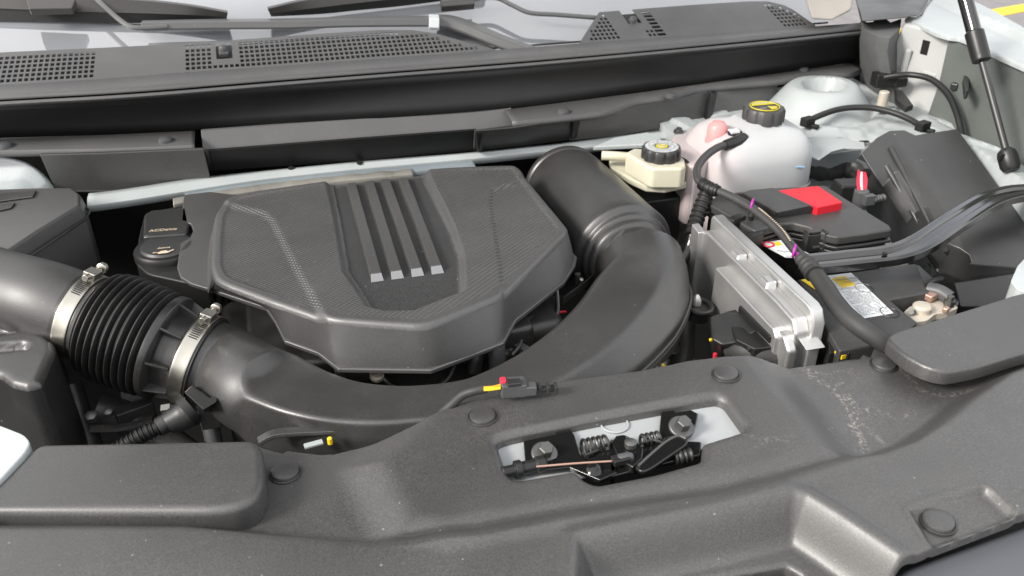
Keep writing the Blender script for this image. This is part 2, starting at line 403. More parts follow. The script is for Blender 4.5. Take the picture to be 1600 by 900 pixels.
wp = thing('windshield_wiper', 'wiper with a long grey arm bent at a pale clip above the cowl grille', 'wiper', (.36, 1.7767, 1.164), 'windshield wipers')
armA = [(-.2244, 1.8786, 1.1793), (-.0935, 1.8701, 1.1751), (.0564, 1.8583, 1.1692), (.199, 1.8508, 1.1654), (.3591, 1.8382, 1.1591)]
def flatbar(pts, w, h, k=6):
    p = spline(pts, k); t, N = frames(p); rings = []
    ww = np.full(len(p), w) if np.isscalar(w) else np.interp(np.linspace(0, 1, len(p)), np.linspace(0, 1, len(w)), w)
    for i in range(len(p)):
        bn = np.cross(t[i], N[i])
        rings.append([p[i]+a*bn*ww[i]/2+b*N[i]*h/2 for a, b in ((-1, -.5), (-.8, 1), (.8, 1), (1, -.5), (.8, -1), (-.8, -1))])
    return loft(rings)
obj('arm', flatbar(armA, (.028, .042), .016), 'wiper', wp, bevel=.002)
obj('rod', tube([(-.3344, 1.9871, 1.2405), (-.3055, 1.9454, 1.2197), (-.269, 1.8935, 1.1938), (-.2435, 1.8674, 1.1807), (-.2163, 1.8632, 1.1786), (-.1756, 1.8629, 1.1784)], .005, 8), 'wiper', wp)
obj('pivot_arm', flatbar([(.3658, 1.8445, 1.1572), (.3936, 1.8383, 1.1542), (.4302, 1.8166, 1.1433), (.4769, 1.7814, 1.1257), (.548, 1.7353, 1.1026)], (.046, .052, .044), .022), 'wiper', wp, bevel=.003)
obj('clip', flatbar([(.3434, 1.8282, 1.1611), (.3645, 1.8245, 1.1592)], (.046), .024), 'paper', wp, bevel=.002)
def blade(name, top, bot, wparent):
    T = spline(top, 8); B = spline(bot, 8)
    up_ = [tuple(T[i]*.45+B[i]*.55) for i in range(len(T))]
    obj(name, loft([[tuple(T[i]), tuple(T[i]+A((0, .012, .002))), tuple(A(up_[i])+A((0, .014, 0))), tuple(A(up_[i])+A((0, -.006, 0)))] for i in range(len(T))]), 'blade', wparent, bevel=.0015)
    obj('rubber_edge', loft([[tuple(A(up_[i])+A((0, -.003, 0))), tuple(A(up_[i])+A((0, .008, 0))), tuple(B[i]+A((0, .003, 0))), tuple(B[i])] for i in range(len(T))]), 'dark', wparent)
blade('blade', [(-.5523, 1.986, 1.243), (-.4134, 1.9607, 1.2303), (-.2858, 1.9431, 1.2215), (-.21, 1.9296, 1.2148), (-.1263, 1.9083, 1.2042), (-.0584, 1.8848, 1.1924)], [(-.5616, 1.9645, 1.1943), (-.4226, 1.9469, 1.1855), (-.3159, 1.9321, 1.1781), (-.2178, 1.9233, 1.1736), (-.1325, 1.9191, 1.1715), (-.0641, 1.9201, 1.1721)], wp)
obj('blade_mount', ext([(-.4325, 1.9437, 1.2348), (-.3419, 1.9292, 1.2276), (-.3485, 1.9039, 1.215), (-.4253, 1.9088, 1.2174)], (0, .008, -.014)), 'blade', wp, bevel=.002)
wq = thing('windshield_wiper', 'dark wiper at the top edge of the picture with a thin cranked rod', 'wiper', (.62, 1.5627, 1.2082), 'windshield wipers')
blade('blade', [(.0203, 1.8886, 1.1943), (.0895, 1.9045, 1.2023), (.184, 1.9152, 1.2076), (.3234, 1.9268, 1.2134), (.4987, 1.9405, 1.2203)], [(.0263, 1.9193, 1.1717), (.1267, 1.9178, 1.1709), (.2088, 1.9218, 1.1729), (.3213, 1.9273, 1.1757), (.499, 1.9437, 1.1839)], wq)
obj('rod', tube([(.3839, 1.8841, 1.189), (.4553, 1.8857, 1.1899), (.5051, 1.8835, 1.1888), (.5347, 1.8599, 1.1769), (.5678, 1.8342, 1.1641), (.6259, 1.8235, 1.1587), (.7164, 1.806, 1.15)], .005, 8), 'wiper', wq)
obj('blade_mount', ext([(.3821, 1.8875, 1.1938), (.46, 1.8926, 1.1963), (.4532, 1.8664, 1.1832), (.3796, 1.8651, 1.1826)], (0, .008, -.014)), 'blade', wq, bevel=.002)

# ================================================================== COWL PANEL
cw = thing('cowl_panel', 'wide black plastic cowl panel with grille mesh below the windshield', 'cowl panel', (.3353, 1.62, 1.0662))
KS = .28                                            # slope of the grille face
lineB = [(-.5797, 1.6992, 1.1326), (-.4582, 1.6988, 1.1325), (-.2994, 1.6937, 1.131), (-.1445, 1.6943, 1.1312), (-.0178, 1.6912, 1.1303), (.2251, 1.6903, 1.1301), (.4186, 1.689, 1.1297), (.6236, 1.69, 1.13), (.9135, 1.6866, 1.129), (1.2274, 1.6854, 1.1287), (1.36, 1.6849, 1.1286)]
lineC = [(-.5692, 1.6526, 1.128), (-.4493, 1.6469, 1.128), (-.2395, 1.6239, 1.128), (-.02, 1.6279, 1.128), (.2147, 1.6239, 1.128), (.4656, 1.6195, 1.128), (.7382, 1.6238, 1.128), (1.0393, 1.6379, 1.128), (1.2804, 1.6551, 1.128), (1.3566, 1.6574, 1.128)]
lineC2 = [(-.5739, 1.6613, 1.12), (-.4531, 1.6553, 1.12), (-.2419, 1.6318, 1.12), (-.021, 1.6351, 1.12), (.2151, 1.6303, 1.12), (.4673, 1.6253, 1.12), (.741, 1.6287, 1.12), (1.043, 1.6418, 1.12), (1.2845, 1.6582, 1.12), (1.3608, 1.6602, 1.12)]
lineD = [(-.5695, 1.6418, 1.118), (-.4498, 1.6354, 1.118), (-.2406, 1.6116, 1.118), (-.0219, 1.6139, 1.118), (.2122, 1.6124, 1.118), (.4619, 1.6065, 1.118), (.7345, 1.6133, 1.118), (1.0336, 1.6253, 1.118), (1.276, 1.6455, 1.118), (1.3517, 1.6473, 1.118)]
lineE = [(-.6136, 1.7153, 1.036), (-.4837, 1.6948, 1.036), (-.3172, 1.6605, 1.036), (-.1485, 1.6364, 1.036), (-.0335, 1.6247, 1.036), (.2048, 1.6042, 1.036), (.4571, 1.5901, 1.036), (.743, 1.6176, 1.036), (1.1362, 1.6668, 1.036), (1.3, 1.6883, 1.036), (1.4089, 1.6957, 1.036)]
n_ = len(lineD)
obj('ledge', strip([lineB, [off(p, 0, .012, .001) for p in lineC], [off(p, 0, .004, -.001) for p in lineC], [off(p, 0, 0, -.006) for p in lineC]], 120), 'cowl', cw, solid=.003)
obj('seal_bead', strip([[off(p, 0, .004, .003) for p in lineD], [off(p, 0, -.001, .004) for p in lineD], [off(p, 0, -.003, 0) for p in lineD], [off(p, 0, 0, -.005) for p in lineD]], 120), 'cowl', cw, solid=.002)
obj('groove', strip([[off(p, 0, .003, -.006) for p in lineC], [off(p, 0, .012, -.010) for p in lineC], [off(p, 0, .006, 0) for p in lineD]], 120), 'cowl_wall', cw)
wallm = [[tuple(A(p)*(1-t)+A(q)*t+A((0, .012*math.sin(math.pi*t), 0))) for p, q in zip(lineD, [(p[0], float(np.interp(p[0], [e[0] for e in lineE], [e[1] for e in lineE])), 1.036) for p in lineD])] for t in (0.03, .25, .5, .75, .97)]
obj('front_wall', strip(wallm, 120), 'cowl_wall', cw, solid=.003)
flA = [(-.6028, 1.6673, 1.031), (-.475, 1.6432, 1.031), (-.3117, 1.6027, 1.031), (-.1432, 1.5738, 1.031)]
flB = [(.4415, 1.5358, 1.031), (.5447, 1.5327, 1.031), (.655, 1.5404, 1.031), (.7073, 1.5831, 1.031), (.7471, 1.593, 1.031), (.7972, 1.5829, 1.031), (.8369, 1.6113, 1.031), (.8734, 1.6281, 1.031), (.9743, 1.6319, 1.031), (1.0824, 1.6296, 1.031), (1.213, 1.6572, 1.031), (1.3046, 1.6569, 1.031), (1.2917, 1.5991, 1.031), (1.2992, 1.5576, 1.031)]
def lineE_at(x): return float(np.interp(x, [e[0] for e in lineE], [e[1] for e in lineE]))
for fl in (flA, flB):
    back = [(p[0], max(lineE_at(p[0]), p[1]+.012), 1.036) for p in fl]
    obj('flange', strip([back, [off(p, 0, .006, .001) for p in fl], [off(p, 0, .001, 0) for p in fl], [off(p, 0, -.001, -.004) for p in fl], [off(p, 0, 0, -.010) for p in fl]], 70), 'cowl', cw, solid=.002)

# grille faces: a plate pierced by rows of square holes, over an added black sheet
def grille(name, topline, x0, x1, holes, notch=()):
    tx = A([p[0] for p in topline]); tv = A([p[1] for p in topline])-np.interp(tx, [b[0] for b in lineB], [b[1] for b in lineB])
    bx = A([b[0] for b in lineB]); by = A([b[1] for b in lineB])
    cell, hole, rows = .0099, .0065, 7
    us = sorted(set([x0, x1]+[round(a+k*cell+s, 5) for a, b in holes for k in range(int((b-a)/cell)) for s in (0, hole)]+list(np.round(np.arange(x0, x1, .02), 5))+[v for q in notch for v in q[:2]]))
    us = [u for k, u in enumerate(us) if k == 0 or u-us[k-1] > 1e-5]
    vc, vh = .0150, .0098
    vs = [0]+[v for r in range(rows) for v in (.008+r*vc, .008+r*vc+vh)]+[.008+rows*vc]
    def cap_(u):
        c = float(np.interp(u, tx, tv))
        return max(c, .0005)
    V = []; Fc = []; idx = {}
    def pt(i, j):
        u = us[i]; v = min(vs[j], cap_(u)) if j < len(vs) else cap_(u)
        if (i, j) not in idx:
            yb = float(np.interp(u, bx, by)); idx[(i, j)] = len(V); V.append((u, yb+v, 1.13+(yb+v-1.69)*KS))
        return idx[(i, j)]
    nv = len(vs)
    for i in range(len(us)-1):
        um = (us[i]+us[i+1])/2; c = min(cap_(us[i]), cap_(us[i+1]))
        ish = any(a <= um <= b and ((um-a) % cell) < hole for a, b in holes)
        for j in range(nv):
            v0 = vs[j]; v1 = vs[j+1] if j+1 < nv else 9
            if v0 >= max(cap_(us[i]), cap_(us[i+1])): continue
            if any(a <= um <= b and v0 >= vv for a, b, vv in notch): continue
            nearn = any(a-.010 <= um <= b+.010 and v1 > vv-.010 for a, b, vv in notch)
            if ish and j % 2 == 1 and v1 < c-.006 and not nearn: continue
            Fc.append([pt(i, j), pt(i+1, j), pt(i+1, j+1), pt(i, j+1)])
    return V, Fc
topL = [(-.5983, 1.8081, 1.1631), (-.4711, 1.8077, 1.163), (-.3048, 1.8004, 1.1609), (-.1429, 1.7943, 1.1592), (-.0834, 1.7932, 1.1589), (-.0471, 1.7954, 1.1595), (.0891, 1.7964, 1.1598), (.2303, 1.7949, 1.1594), (.3012, 1.7856, 1.1568), (.3441, 1.7674, 1.1517), (.384, 1.7373, 1.1432), (.4182, 1.7131, 1.1365), (.4523, 1.6903, 1.1301)]
gx = [(-.4639, 1.7467, 1.1459), (-.2959, 1.7332, 1.1421), (-.1437, 1.7443, 1.1452), (-.0949, 1.742, 1.1446), (-.0541, 1.7544, 1.148), (.4308, 1.7359, 1.1429), (-.073, 1.7571, 1.1488)]
nl = [(-.0879, 1.7706, 1.1526), (-.0582, 1.7665, 1.1514), (-.0738, 1.739, 1.1437)]
obj('grille', grille('grille', topL, topL[0][0], topL[-1][0], [(topL[0][0], gx[1][0]), (gx[2][0], gx[5][0])],
    [(nl[0][0], nl[1][0], nl[2][1]-1.706)]), 'cowl', cw, solid=.0015, smooth=0)
topR = [(.6307, 1.6903, 1.1301), (.7171, 1.8056, 1.1624), (.7761, 1.8065, 1.1626), (.8301, 1.8081, 1.1631), (.9557, 1.8096, 1.1635), (1.0839, 1.8084, 1.1631), (1.1302, 1.8027, 1.1616), (1.1599, 1.7816, 1.1556), (1.1756, 1.7508, 1.147), (1.1865, 1.6935, 1.131)]
gr = [(.6592, 1.7307, 1.1414), (.735, 1.7207, 1.1386), (.7912, 1.7395, 1.1438), (.8253, 1.735, 1.1426), (1.1131, 1.753, 1.1476), (1.1803, 1.7445, 1.1453)]
nr = [(.7646, 1.7696, 1.1523), (.7959, 1.7656, 1.1512), (.7701, 1.7422, 1.1446)]
obj('grille', grille('grille', topR, topR[0][0], topR[-1][0], [(gr[0][0], gr[1][0]), (gr[2][0], gr[3][0]), (gr[4][0], gr[5][0])],
    [(nr[0][0], nr[1][0], nr[2][1]-1.688)]), 'cowl', cw, solid=.0015, smooth=0)
for tl in (topL, topR):                             # black sheet added right behind the mesh so the holes read dark
    gv, gf = grille('grille_backing', tl, tl[0][0]+.004, tl[-1][0]-.004, [])
    obj('hole_backing', ([(x, y-.001, z-.009) for x, y, z in gv], gf), 'dark', cw)
for p, a in (([(-.0738, 1.7663, 1.1514)][0], 0), ([(.7792, 1.7651, 1.151)][0], 0)):
    obj('washer_nozzle', join(lathe([(.009, -.02), (.009, .003), (.007, .007), (.003, .009)], off(p, 0, -.004, 0), (0, -.25, 1), 16), box(off(p, 0, -.006, -.006), (.018, .024, .010), rx=15)), 'grey', cw, bevel=.002)
# right end: rubber seal block and black end plate
es_ = [(1.3043, 1.6913, 1.135), (1.303, 1.6546, 1.135), (1.3784, 1.7214, 1.135), (1.3542, 1.6521, 1.135), (1.401, 1.6762, 1.135), (1.3374, 1.597, 1.135), (1.2688, 1.5378, 1.135), (1.2496, 1.5542, 1.135), (1.2599, 1.6193, 1.135)]
obj('end_seal', loft([es_, [off(p, 0, 0, -.03) for p in es_], [(es_[4][0]-.02+(p[0]-es_[4][0])*.45, p[1], p[2]-.15) for p in es_]]), 'foam', cw, bevel=.004)
obj('end_plate', prism([(1.2605, 1.6591, 1.12), (1.3191, 1.6906, 1.12), (1.4275, 1.7323, 1), (1.3459, 1.6494, 1), (1.2981, 1.6836, 1.03), (1.2889, 1.6932, 1.04)], [(1.3026, 1.7077, 1.12), (1.3404, 1.6968, 1.12), (1.4776, 1.7631, 1), (1.4018, 1.6854, 1), (1.365, 1.742, 1.03), (1.3392, 1.7462, 1.04)]), 'black', cw, bevel=.003)
ccl = [(-.4672, 1.654, 1.037), (-.1938, 1.6019, 1.037), (.5512, 1.552, 1.037), (.7977, 1.5854, 1.037), (1.1631, 1.671, 1.037)]
clip0 = None
CLIP = lambda p, r, h: lathe([(r*1.02, -h*.6), (r*1.02, 0), (r*.98, h*.5), (r*.7, h*.86), (r*.35, h), (r*.02, h)], p, (0, 0, 1), 24)
for p in ccl:
    obj('clip', CLIP(p, .012, .006), 'grey', cw)

# grey deflector strip hooked over the cowl flange
dfl = thing('deflector_strip', 'smooth grey plastic strip hooked over the front edge of the cowl', 'deflector', (.153, 1.5883, 1.03))
obj('strip', ext([(-.1317, 1.6273, 1.04), (.1567, 1.61, 1.04), (.458, 1.5977, 1.04), (.4528, 1.5613, 1.008), (.1512, 1.5895, 1.008), (-.1334, 1.6026, 1.008)], (0, .006, .001)), 'cowl', dfl, bevel=.0015)
obj('rivet', lathe([(.005, 0), (.005, .002), (.003, .003)], (.1268, 1.585, .9993), (0, -1, .2), 12), 'grey', dfl)

# lower bulkhead panels under the cowl
bp = thing('firewall_trim', 'dark grey ribbed plastic bulkhead panel below the cowl flange', 'bulkhead panel', (.1393, 1.5026, 1))
def wallpanel(top, bot, th=.006):
    return prism(top+bot[::-1], [off(p, 0, th, .001) for p in top+bot[::-1]])
def step(a, b, t): return tuple(A(a)*(1-t)+A(b)*t)
obj('panel', wallpanel([(-.4061, 1.6123, 1.028), (-.3111, 1.5913, 1.028), (-.128, 1.5611, 1.028)], [(-.3971, 1.6131, .955), (-.2944, 1.5836, .955), (-.1274, 1.5807, .955)]), 'pad', bp, bevel=.001)
obj('panel', wallpanel([(-.1307, 1.5866, 1.015), (.1494, 1.5707, 1.015), (.3763, 1.5559, 1.015)], [(-.1376, 1.6127, .965), (.1466, 1.5837, .965), (.3757, 1.5734, .965)]), 'cowl_wall', bp, bevel=.001)
obj('panel', wallpanel([(.3653, 1.5262, 1.024), (.438, 1.5235, 1.024), (.5636, 1.5403, 1.024)], [(.3733, 1.5741, .965), (.479, 1.5727, .965), (.5763, 1.5783, .965)]), 'pad', bp, bevel=.001)
obj('panel', wallpanel([(.566, 1.5396, 1.024), (.6602, 1.5521, 1.024), (.7351, 1.597, 1.024), (.9038, 1.624, 1.024)], [(.5751, 1.5748, .965), (.6726, 1.5735, .965), (.779, 1.5864, .965), (.8917, 1.6034, .965)]), 'pad', bp, bevel=.001)
obj('panel', wallpanel([(.9085, 1.6272, 1.024), (.9974, 1.6439, 1.024), (1.0877, 1.6471, 1.024)], [(.889, 1.6042, .965), (.9917, 1.6176, .965), (1.0801, 1.6277, .965)]), 'pad', bp, bevel=.001)
for q in ([(.367, 1.5334, 1.02), (.3776, 1.5649, .968), (.3895, 1.5758, .968), (.3776, 1.5304, 1.02)], [(.5662, 1.5436, 1.02), (.5754, 1.5761, .97), (.5904, 1.5871, .97), (.5809, 1.5472, 1.02)], [(.906, 1.6272, 1.02), (.8908, 1.6059, .97), (.9103, 1.6173, .97), (.9234, 1.6314, 1.02)], [(-.1298, 1.5796, 1.02), (-.1305, 1.6147, .966), (-.1236, 1.6191, .966), (-.1208, 1.5771, 1.02)]):
    obj('rib', ext(q, (0, -.014, .002)), 'black', bp)

# white painted flange of the bulkhead
fl = thing('bulkhead_flange', 'narrow white painted metal flange running behind the engine cover', 'body flange', (.1404, 1.5388, .96))
fb = [(-.3458, 1.5665, .965), (-.2688, 1.5646, .965), (-.18, 1.5872, .965), (-.045, 1.5861, .965), (.1466, 1.5837, .965), (.3716, 1.5675, .965), (.5864, 1.5678, .965), (.7325, 1.5798, .965), (.8179, 1.5752, .965)]
ff = [(-.3346, 1.5281, .957), (-.2676, 1.5311, .957), (-.1733, 1.5471, .957), (-.0468, 1.5651, .957), (.1435, 1.5648, .957), (.3682, 1.5543, .957), (.5805, 1.5503, .957), (.6632, 1.5487, .957), (.7236, 1.5579, .957), (.8082, 1.5529, .957)]
fm = [tuple((A(p)+A(q))/2+A((0, 0, .004))) for p, q in zip(fb, [ff[0], ff[1], ff[2], ff[3], ff[4], ff[5], ff[6], ff[8], ff[9]])]
obj('metal_strip', strip([fb, fm, ff, [off(p, 0, 0, -.012) for p in ff]], 90), 'primer', fl, solid=.002)
obj('under_strip', strip([[off(p, 0, .012, -.003) for p in ff], [off(p, 0, -.012, -.010) for p in ff], [off(p, 0, -.016, -.02) for p in ff]], 90, x0=ff[2][0], x1=ff[5][0]), 'bare', fl, solid=.002)
obj('foil_edge', strip([[off(p, 0, -.010, -.007+.002*math.sin(i*2.3)) for i, p in enumerate(spline(ff, 10))], [off(p, 0, -.024+.003*math.sin(i*1.7), -.012) for i, p in enumerate(spline(ff, 10))], [off(p, 0, -.027, -.03) for p in spline(ff, 10)]], 200, x0=ff[2][0]-.02, x1=ff[4][0]+.1), 'insul', fl, solid=.002)
for p in [(-.1348, 1.5968, .966), (.0196, 1.5812, .966), (.1479, 1.574, .966)]:
    obj('hole_plug', lathe([(.006, -.001), (.006, .0012), (.0045, .0016)], p, (0, -.3, 1), 12), 'dark', fl)
obj('corner_pad', down([(.6022, 1.5148, .972), (.6606, 1.5454, .975), (.7351, 1.5548, .975), (.7578, 1.5411, .972), (.7488, 1.5017, .968)], .01), 'white', fl, bevel=.003)

# ================================================================== ENGINE COVER
ec = thing('engine_cover', 'large grey engine cover with carbon weave pattern and four ribs', 'engine cover', (.1338, 1.1909, .94))
rimR = [(-.1102, 1.1226, 1), (-.0516, 1.0569, 1), (-.0356, 1.0384, 1), (-.0237, 1.0264, 1), (.0125, .9878, 1), (.0362, .9617, 1), (.0925, .9361, 1), (.1491, .9121, 1), (.2083, .9364, 1), (.2587, .959, 1), (.2829, .9838, 1), (.3891, 1.1009, 1), (.4121, 1.1257, 1), (.4199, 1.142, 1), (.4205, 1.156, 1), (.4145, 1.3795, 1), (.411, 1.396, 1), (.4037, 1.4043, 1), (.2892, 1.4217, 1), (.197, 1.4238, 1), (.07, 1.4191, 1), (-.0452, 1.4101, 1), (-.0838, 1.4022, 1), (-.1023, 1.3837, 1), (-.1141, 1.3438, 1), (-.1179, 1.2555, 1), (-.1185, 1.1674, 1)]
def dense(p, k=8, win=5):
    p = A(p); q = np.vstack([p, p[:1]]); d = np.vstack([np.linspace(q[i], q[i+1], k, endpoint=False) for i in range(len(p))])
    e = np.vstack([d[-win:], d, d[:win]]); h = win//2
    return np.array([e[i-h:i+h+1].mean(0) for i in range(win, win+len(d))])
rimS = dense(rimR)
lipR = [(-.1199, 1.1718, .955), (-.0473, 1.1073, .95), (-.0363, 1.0734, .945), (-.027, 1.0269, .942), (.0141, .9879, .941), (.0356, .9437, .941), (.093, .9257, .941), (.1503, .9078, .941), (.2052, .9191, .943), (.2548, .9364, .945), (.2854, .9829, .947), (.3833, 1.0614, .949), (.4157, 1.104, .95), (.4278, 1.1288, .95)]+[off(p, .004, 0, -.05) for p in rimR[14:24]]+[(-.1707, 1.403, .965), (-.1703, 1.2474, .96), (-.1652, 1.2206, .957)]
plate_px = [(-.1199, 1.1718, .955), (-.0473, 1.1073, .95), (-.0363, 1.0734, .945), (-.027, 1.0269, .942), (.0141, .9879, .941), (.0356, .9437, .941), (.1503, .9078, .941), (.2548, .9364, .945), (.2854, .9829, .947), (.3833, 1.0614, .949), (.4157, 1.104, .95), (.4278, 1.1288, .95)]+[off(rimR[k], .004, .004, -.05) for k in (14, 15, 17, 19, 20)]+[(-.1249, 1.5116, .965), (-.1694, 1.51, .965), (-.1697, 1.4027, .965), (-.1539, 1.3856, .965), (-.1492, 1.3597, .965), (-.1541, 1.341, .962), (-.1683, 1.3241, .962), (-.1703, 1.2474, .96), (-.1652, 1.2206, .957), (-.1501, 1.1982, .956)]
pc_ = A(plate_px).mean(0)
obj('base_flange', down([tuple(pc_+(A(p)-pc_)*A((1.010, 1.012, 1))) for p in plate_px], .007), 'engine', ec, bevel=.002, seg=3)
# top
creL = [(-.0675, 1.3353, 1), (-.0317, 1.3251, 1), (-.019, 1.2968, 1), (.0078, 1.1154, 1), (.0308, .9809, 1), (.0371, .9474, 1)]
facL = [(-.1492, 1.4372, 1), (-.0317, 1.3251, 1), (-.0192, 1.292, 1), (.0078, 1.1154, 1), (.0295, .9846, 1), (.0329, .9066, 1), (-.1766, 1.0277, 1)]
facR = [(.4642, 1.4419, 1), (.3793, 1.3273, 1), (.339, 1.3135, 1), (.3217, 1.2644, 1), (.3009, 1.1577, 1), (.2767, 1.0381, 1), (.2467, .906, 1), (.4281, .9946, 1), (.4742, 1.258, 1)]
shO = [(.0796, 1.5198, 1), (.0687, 1.4052, 1), (.0675, 1.2965, 1), (.0613, 1.0923, 1), (.0801, .9832, 1), (.1033, .9633, 1), (.1421, .9538, 1), (.221, .9855, 1), (.245, 1.0975, 1), (.2512, 1.1929, 1), (.2535, 1.3897, 1), (.261, 1.4676, 1)]
shI = [(.0954, 1.5152, 1), (.083, 1.3955, 1), (.0814, 1.2925, 1), (.0739, 1.1003, 1), (.0915, .9866, 1), (.109, .9732, 1), (.1419, .9671, 1), (.212, .997, 1), (.2336, 1.0986, 1), (.2397, 1.1915, 1), (.2395, 1.3878, 1), (.2463, 1.4718, 1)]
rim_in = [tuple(A(p)*.955+A((.118, 1.2, 1.0))*.045) for p in rimR]
def zf_top(x, y):
    z = 1.0+.004*(1-((x-.12)/.33)**2)
    sd = sdpoly(x, y, facL); z = z-.0055*ss(.002, -.012, sd)-.012*np.clip(-sd, 0, .1)
    sd = sdpoly(x, y, facR); z = z-.004*ss(0, -.008, sd)-.012*np.clip(-sd, 0, .1)
    so = sdpoly(x, y, shO); si = sdpoly(x, y, shI)
    z = z-.008*ss(.0, -.011, so)-.003*ss(.001, -.003, si)
    q = sdpoly(x, y, rimS)
    z = z-.003*ss(-.013, -.020, q)*ss(1.42, 1.38, y)*ss(1.04, 1.10, y)
    return z
# steep side wall from the rounded rim down to the flange
inner_r = [off(p, 0, 0, -.0088) for p in rimR]
wl = [b if k < 14 else tuple(A(a)*.25+A(b)*.75+A((0, 0, -.006))) for k, (a, b) in enumerate(zip(inner_r, lipR))]
wl = wl[:24]+[tuple(A(inner_r[24])+A((-.012, 0, -.034))), tuple(A(inner_r[25])+A((-.012, 0, -.036))), tuple(A(inner_r[26])+A((-.010, -.006, -.038)))]
top_r = dense(inner_r); top_r[:, 2] = zf_top(top_r[:, 0], top_r[:, 1])-.0085
obj('side_wall', loft([top_r, dense(wl)], caps=False), 'engine', ec, smooth=24)
etop = sheet(rimS, zf_top, .0019, thick=0, rim=.009)
cm = mat('carbon weave plastic', (.060, .0593, .0585), .40, spec=1.0, grain=(1200, .2), dust=.18, var=.05, specks=.3)
def carbon(m):
    n = m.node_tree.nodes; l = m.node_tree.links; b = n['Principled BSDF']
    t = n.new('ShaderNodeTexCoord'); mp = n.new('ShaderNodeMapping'); mp.inputs['Rotation'].default_value = (0, 0, R(-40))
    l.new(t.outputs['Object'], mp.inputs[0])
    wv = n.new('ShaderNodeTexWave'); wv.wave_type = 'BANDS'; wv.bands_direction = 'Y'; wv.inputs['Scale'].default_value = 46; wv.inputs['Distortion'].default_value = 0
    l.new(mp.outputs[0], wv.inputs[0])
    mp2 = n.new('ShaderNodeMapping'); mp2.inputs['Rotation'].default_value = (0, 0, R(52)); l.new(t.outputs['Object'], mp2.inputs[0])
    w2 = n.new('ShaderNodeTexWave'); w2.bands_direction = 'Y'; w2.inputs['Scale'].default_value = 75; l.new(mp2.outputs[0], w2.inputs[0])
    mu = n.new('ShaderNodeMath'); mu.operation = 'MULTIPLY_ADD'; l.new(w2.outputs['Fac'], mu.inputs[0]); mu.inputs[1].default_value = .3; l.new(wv.outputs['Fac'], mu.inputs[2])
    bp_ = n.new('ShaderNodeBump'); bp_.inputs['Strength'].default_value = .8; bp_.inputs['Distance'].default_value = .0022
    l.new(mu.outputs[0], bp_.inputs['Height'])
    old = b.inputs['Normal'].links[0].from_node; l.new(old.outputs[0], bp_.inputs['Normal']); l.new(bp_.outputs[0], b.inputs['Normal'])
carbon(cm)
# split the top: carbon field and the plain shield in its middle
V_, F_ = etop; cen = A([np.mean([V_[i] for i in f], axis=0) for f in F_])
ins_ = sdpoly(cen[:, 0], cen[:, 1], shO) < 0
edge_ = (sdpoly(cen[:, 0], cen[:, 1], rimS) > -.015)
def pick(mask):
    ids = {}; vv = []; ff_ = []
    for f, k in zip(F_, mask):
        if k:
            for i in f:
                if i not in ids: ids[i] = len(vv); vv.append(V_[i])
            ff_.append([ids[i] for i in f])
    return vv, ff_
obj('carbon_panel', pick(~ins_ & ~edge_), cm, ec, smooth=60)
core_ = sdpoly(cen[:, 0], cen[:, 1], shI) < 0
obj('shield_border', pick(ins_ & ~edge_ & ~core_), 'engine', ec, smooth=60)
obj('shield_panel', pick(core_ & ~edge_), 'shield', ec, smooth=60)
obj('rim', pick(edge_), 'engine', ec, smooth=60)
ribs = [[(.1059, 1.4059, 1), (.1226, 1.4069, 1), (.1185, 1.0739, 1), (.0997, 1.0755, 1)], [(.1368, 1.4057, 1), (.1537, 1.4066, 1), (.1467, 1.0735, 1), (.1287, 1.0749, 1)], [(.1648, 1.4064, 1), (.1818, 1.4073, 1), (.1753, 1.0731, 1), (.1579, 1.0742, 1)], [(.1958, 1.4033, 1), (.213, 1.4043, 1), (.2041, 1.0727, 1), (.1866, 1.0738, 1)]]
rib_tops = []
for q in ribs:
    a, b, c, d = q; xc0 = (a[0]+b[0])/2; xc1 = (c[0]+d[0])/2; y0 = (a[1]+b[1])/2; y1 = (c[1]+d[1])/2; hw = .0076
    z0, z1 = .9985, .9995
    top = [(xc0-hw, y0, z0), (xc0+hw, y0, z0), (xc1+hw, y1, z1), (xc1-hw, y1, z1)]
    bot = [(xc0-hw-.0015, y0+.002, z0-.010), (xc0+hw+.0015, y0+.002, z0-.010), (xc1+hw+.0015, y1-.001, z1-.013), (xc1-hw-.0015, y1-.001, z1-.013)]
    rb = obj('rib', prism(top, bot), 'pad', ec, bevel=.0012, seg=2)
    e = [(xc1-hw, y1-.0004, z1-.0004), (xc1+hw, y1-.0004, z1-.0004), (xc1+hw+.0016, y1-.013, z1-.0085), (xc1-hw-.0016, y1-.013, z1-.0085)]
    obj('rib_end', ext(e, (0, .0015, -.004)), 'chrome', rb, bevel=.0006)

# oil filler cap on its housing
oh = thing('oil_filler_cap', 'black oil filler cap with a bar grip and beige markings beside the engine cover', 'oil cap', (-.2019, 1.3135, .955))
obj('housing', down(rnd([(-.2395, 1.3061, .945), (-.2428, 1.3986, .945), (-.2401, 1.5002, .945), (-.1613, 1.5163, .945), (-.1272, 1.4202, .945), (-.1246, 1.1947, .945), (-.1744, 1.2329, .945), (-.2197, 1.2665, .945)], .012), .05), 'black', oh, bevel=.005, seg=3)
obj('neck', lathe([(.052, -.012), (.052, 0), (.049, .004)], (-.1919, 1.3323, .952), (0, 0, 1), 36), 'black', oh)
obj('disc', lathe([(.041, 0), (.041, .008), (.038, .011), (.002, .012)], (-.1921, 1.3295, .95), (0, 0, 1), 40), 'box', oh)
obj('grip', down(rnd([(-.2331, 1.444, .965), (-.223, 1.4621, .965), (-.1644, 1.456, .965), (-.1584, 1.3995, .965), (-.1608, 1.351, .965), (-.2004, 1.3552, .965), (-.2289, 1.3587, .965)], .006), .014), 'box', oh, bevel=.004, seg=3)
obj('lettering', text('ACDelco', .0115, (-.1984, 1.3752, .9655), -5), 'beige', oh)
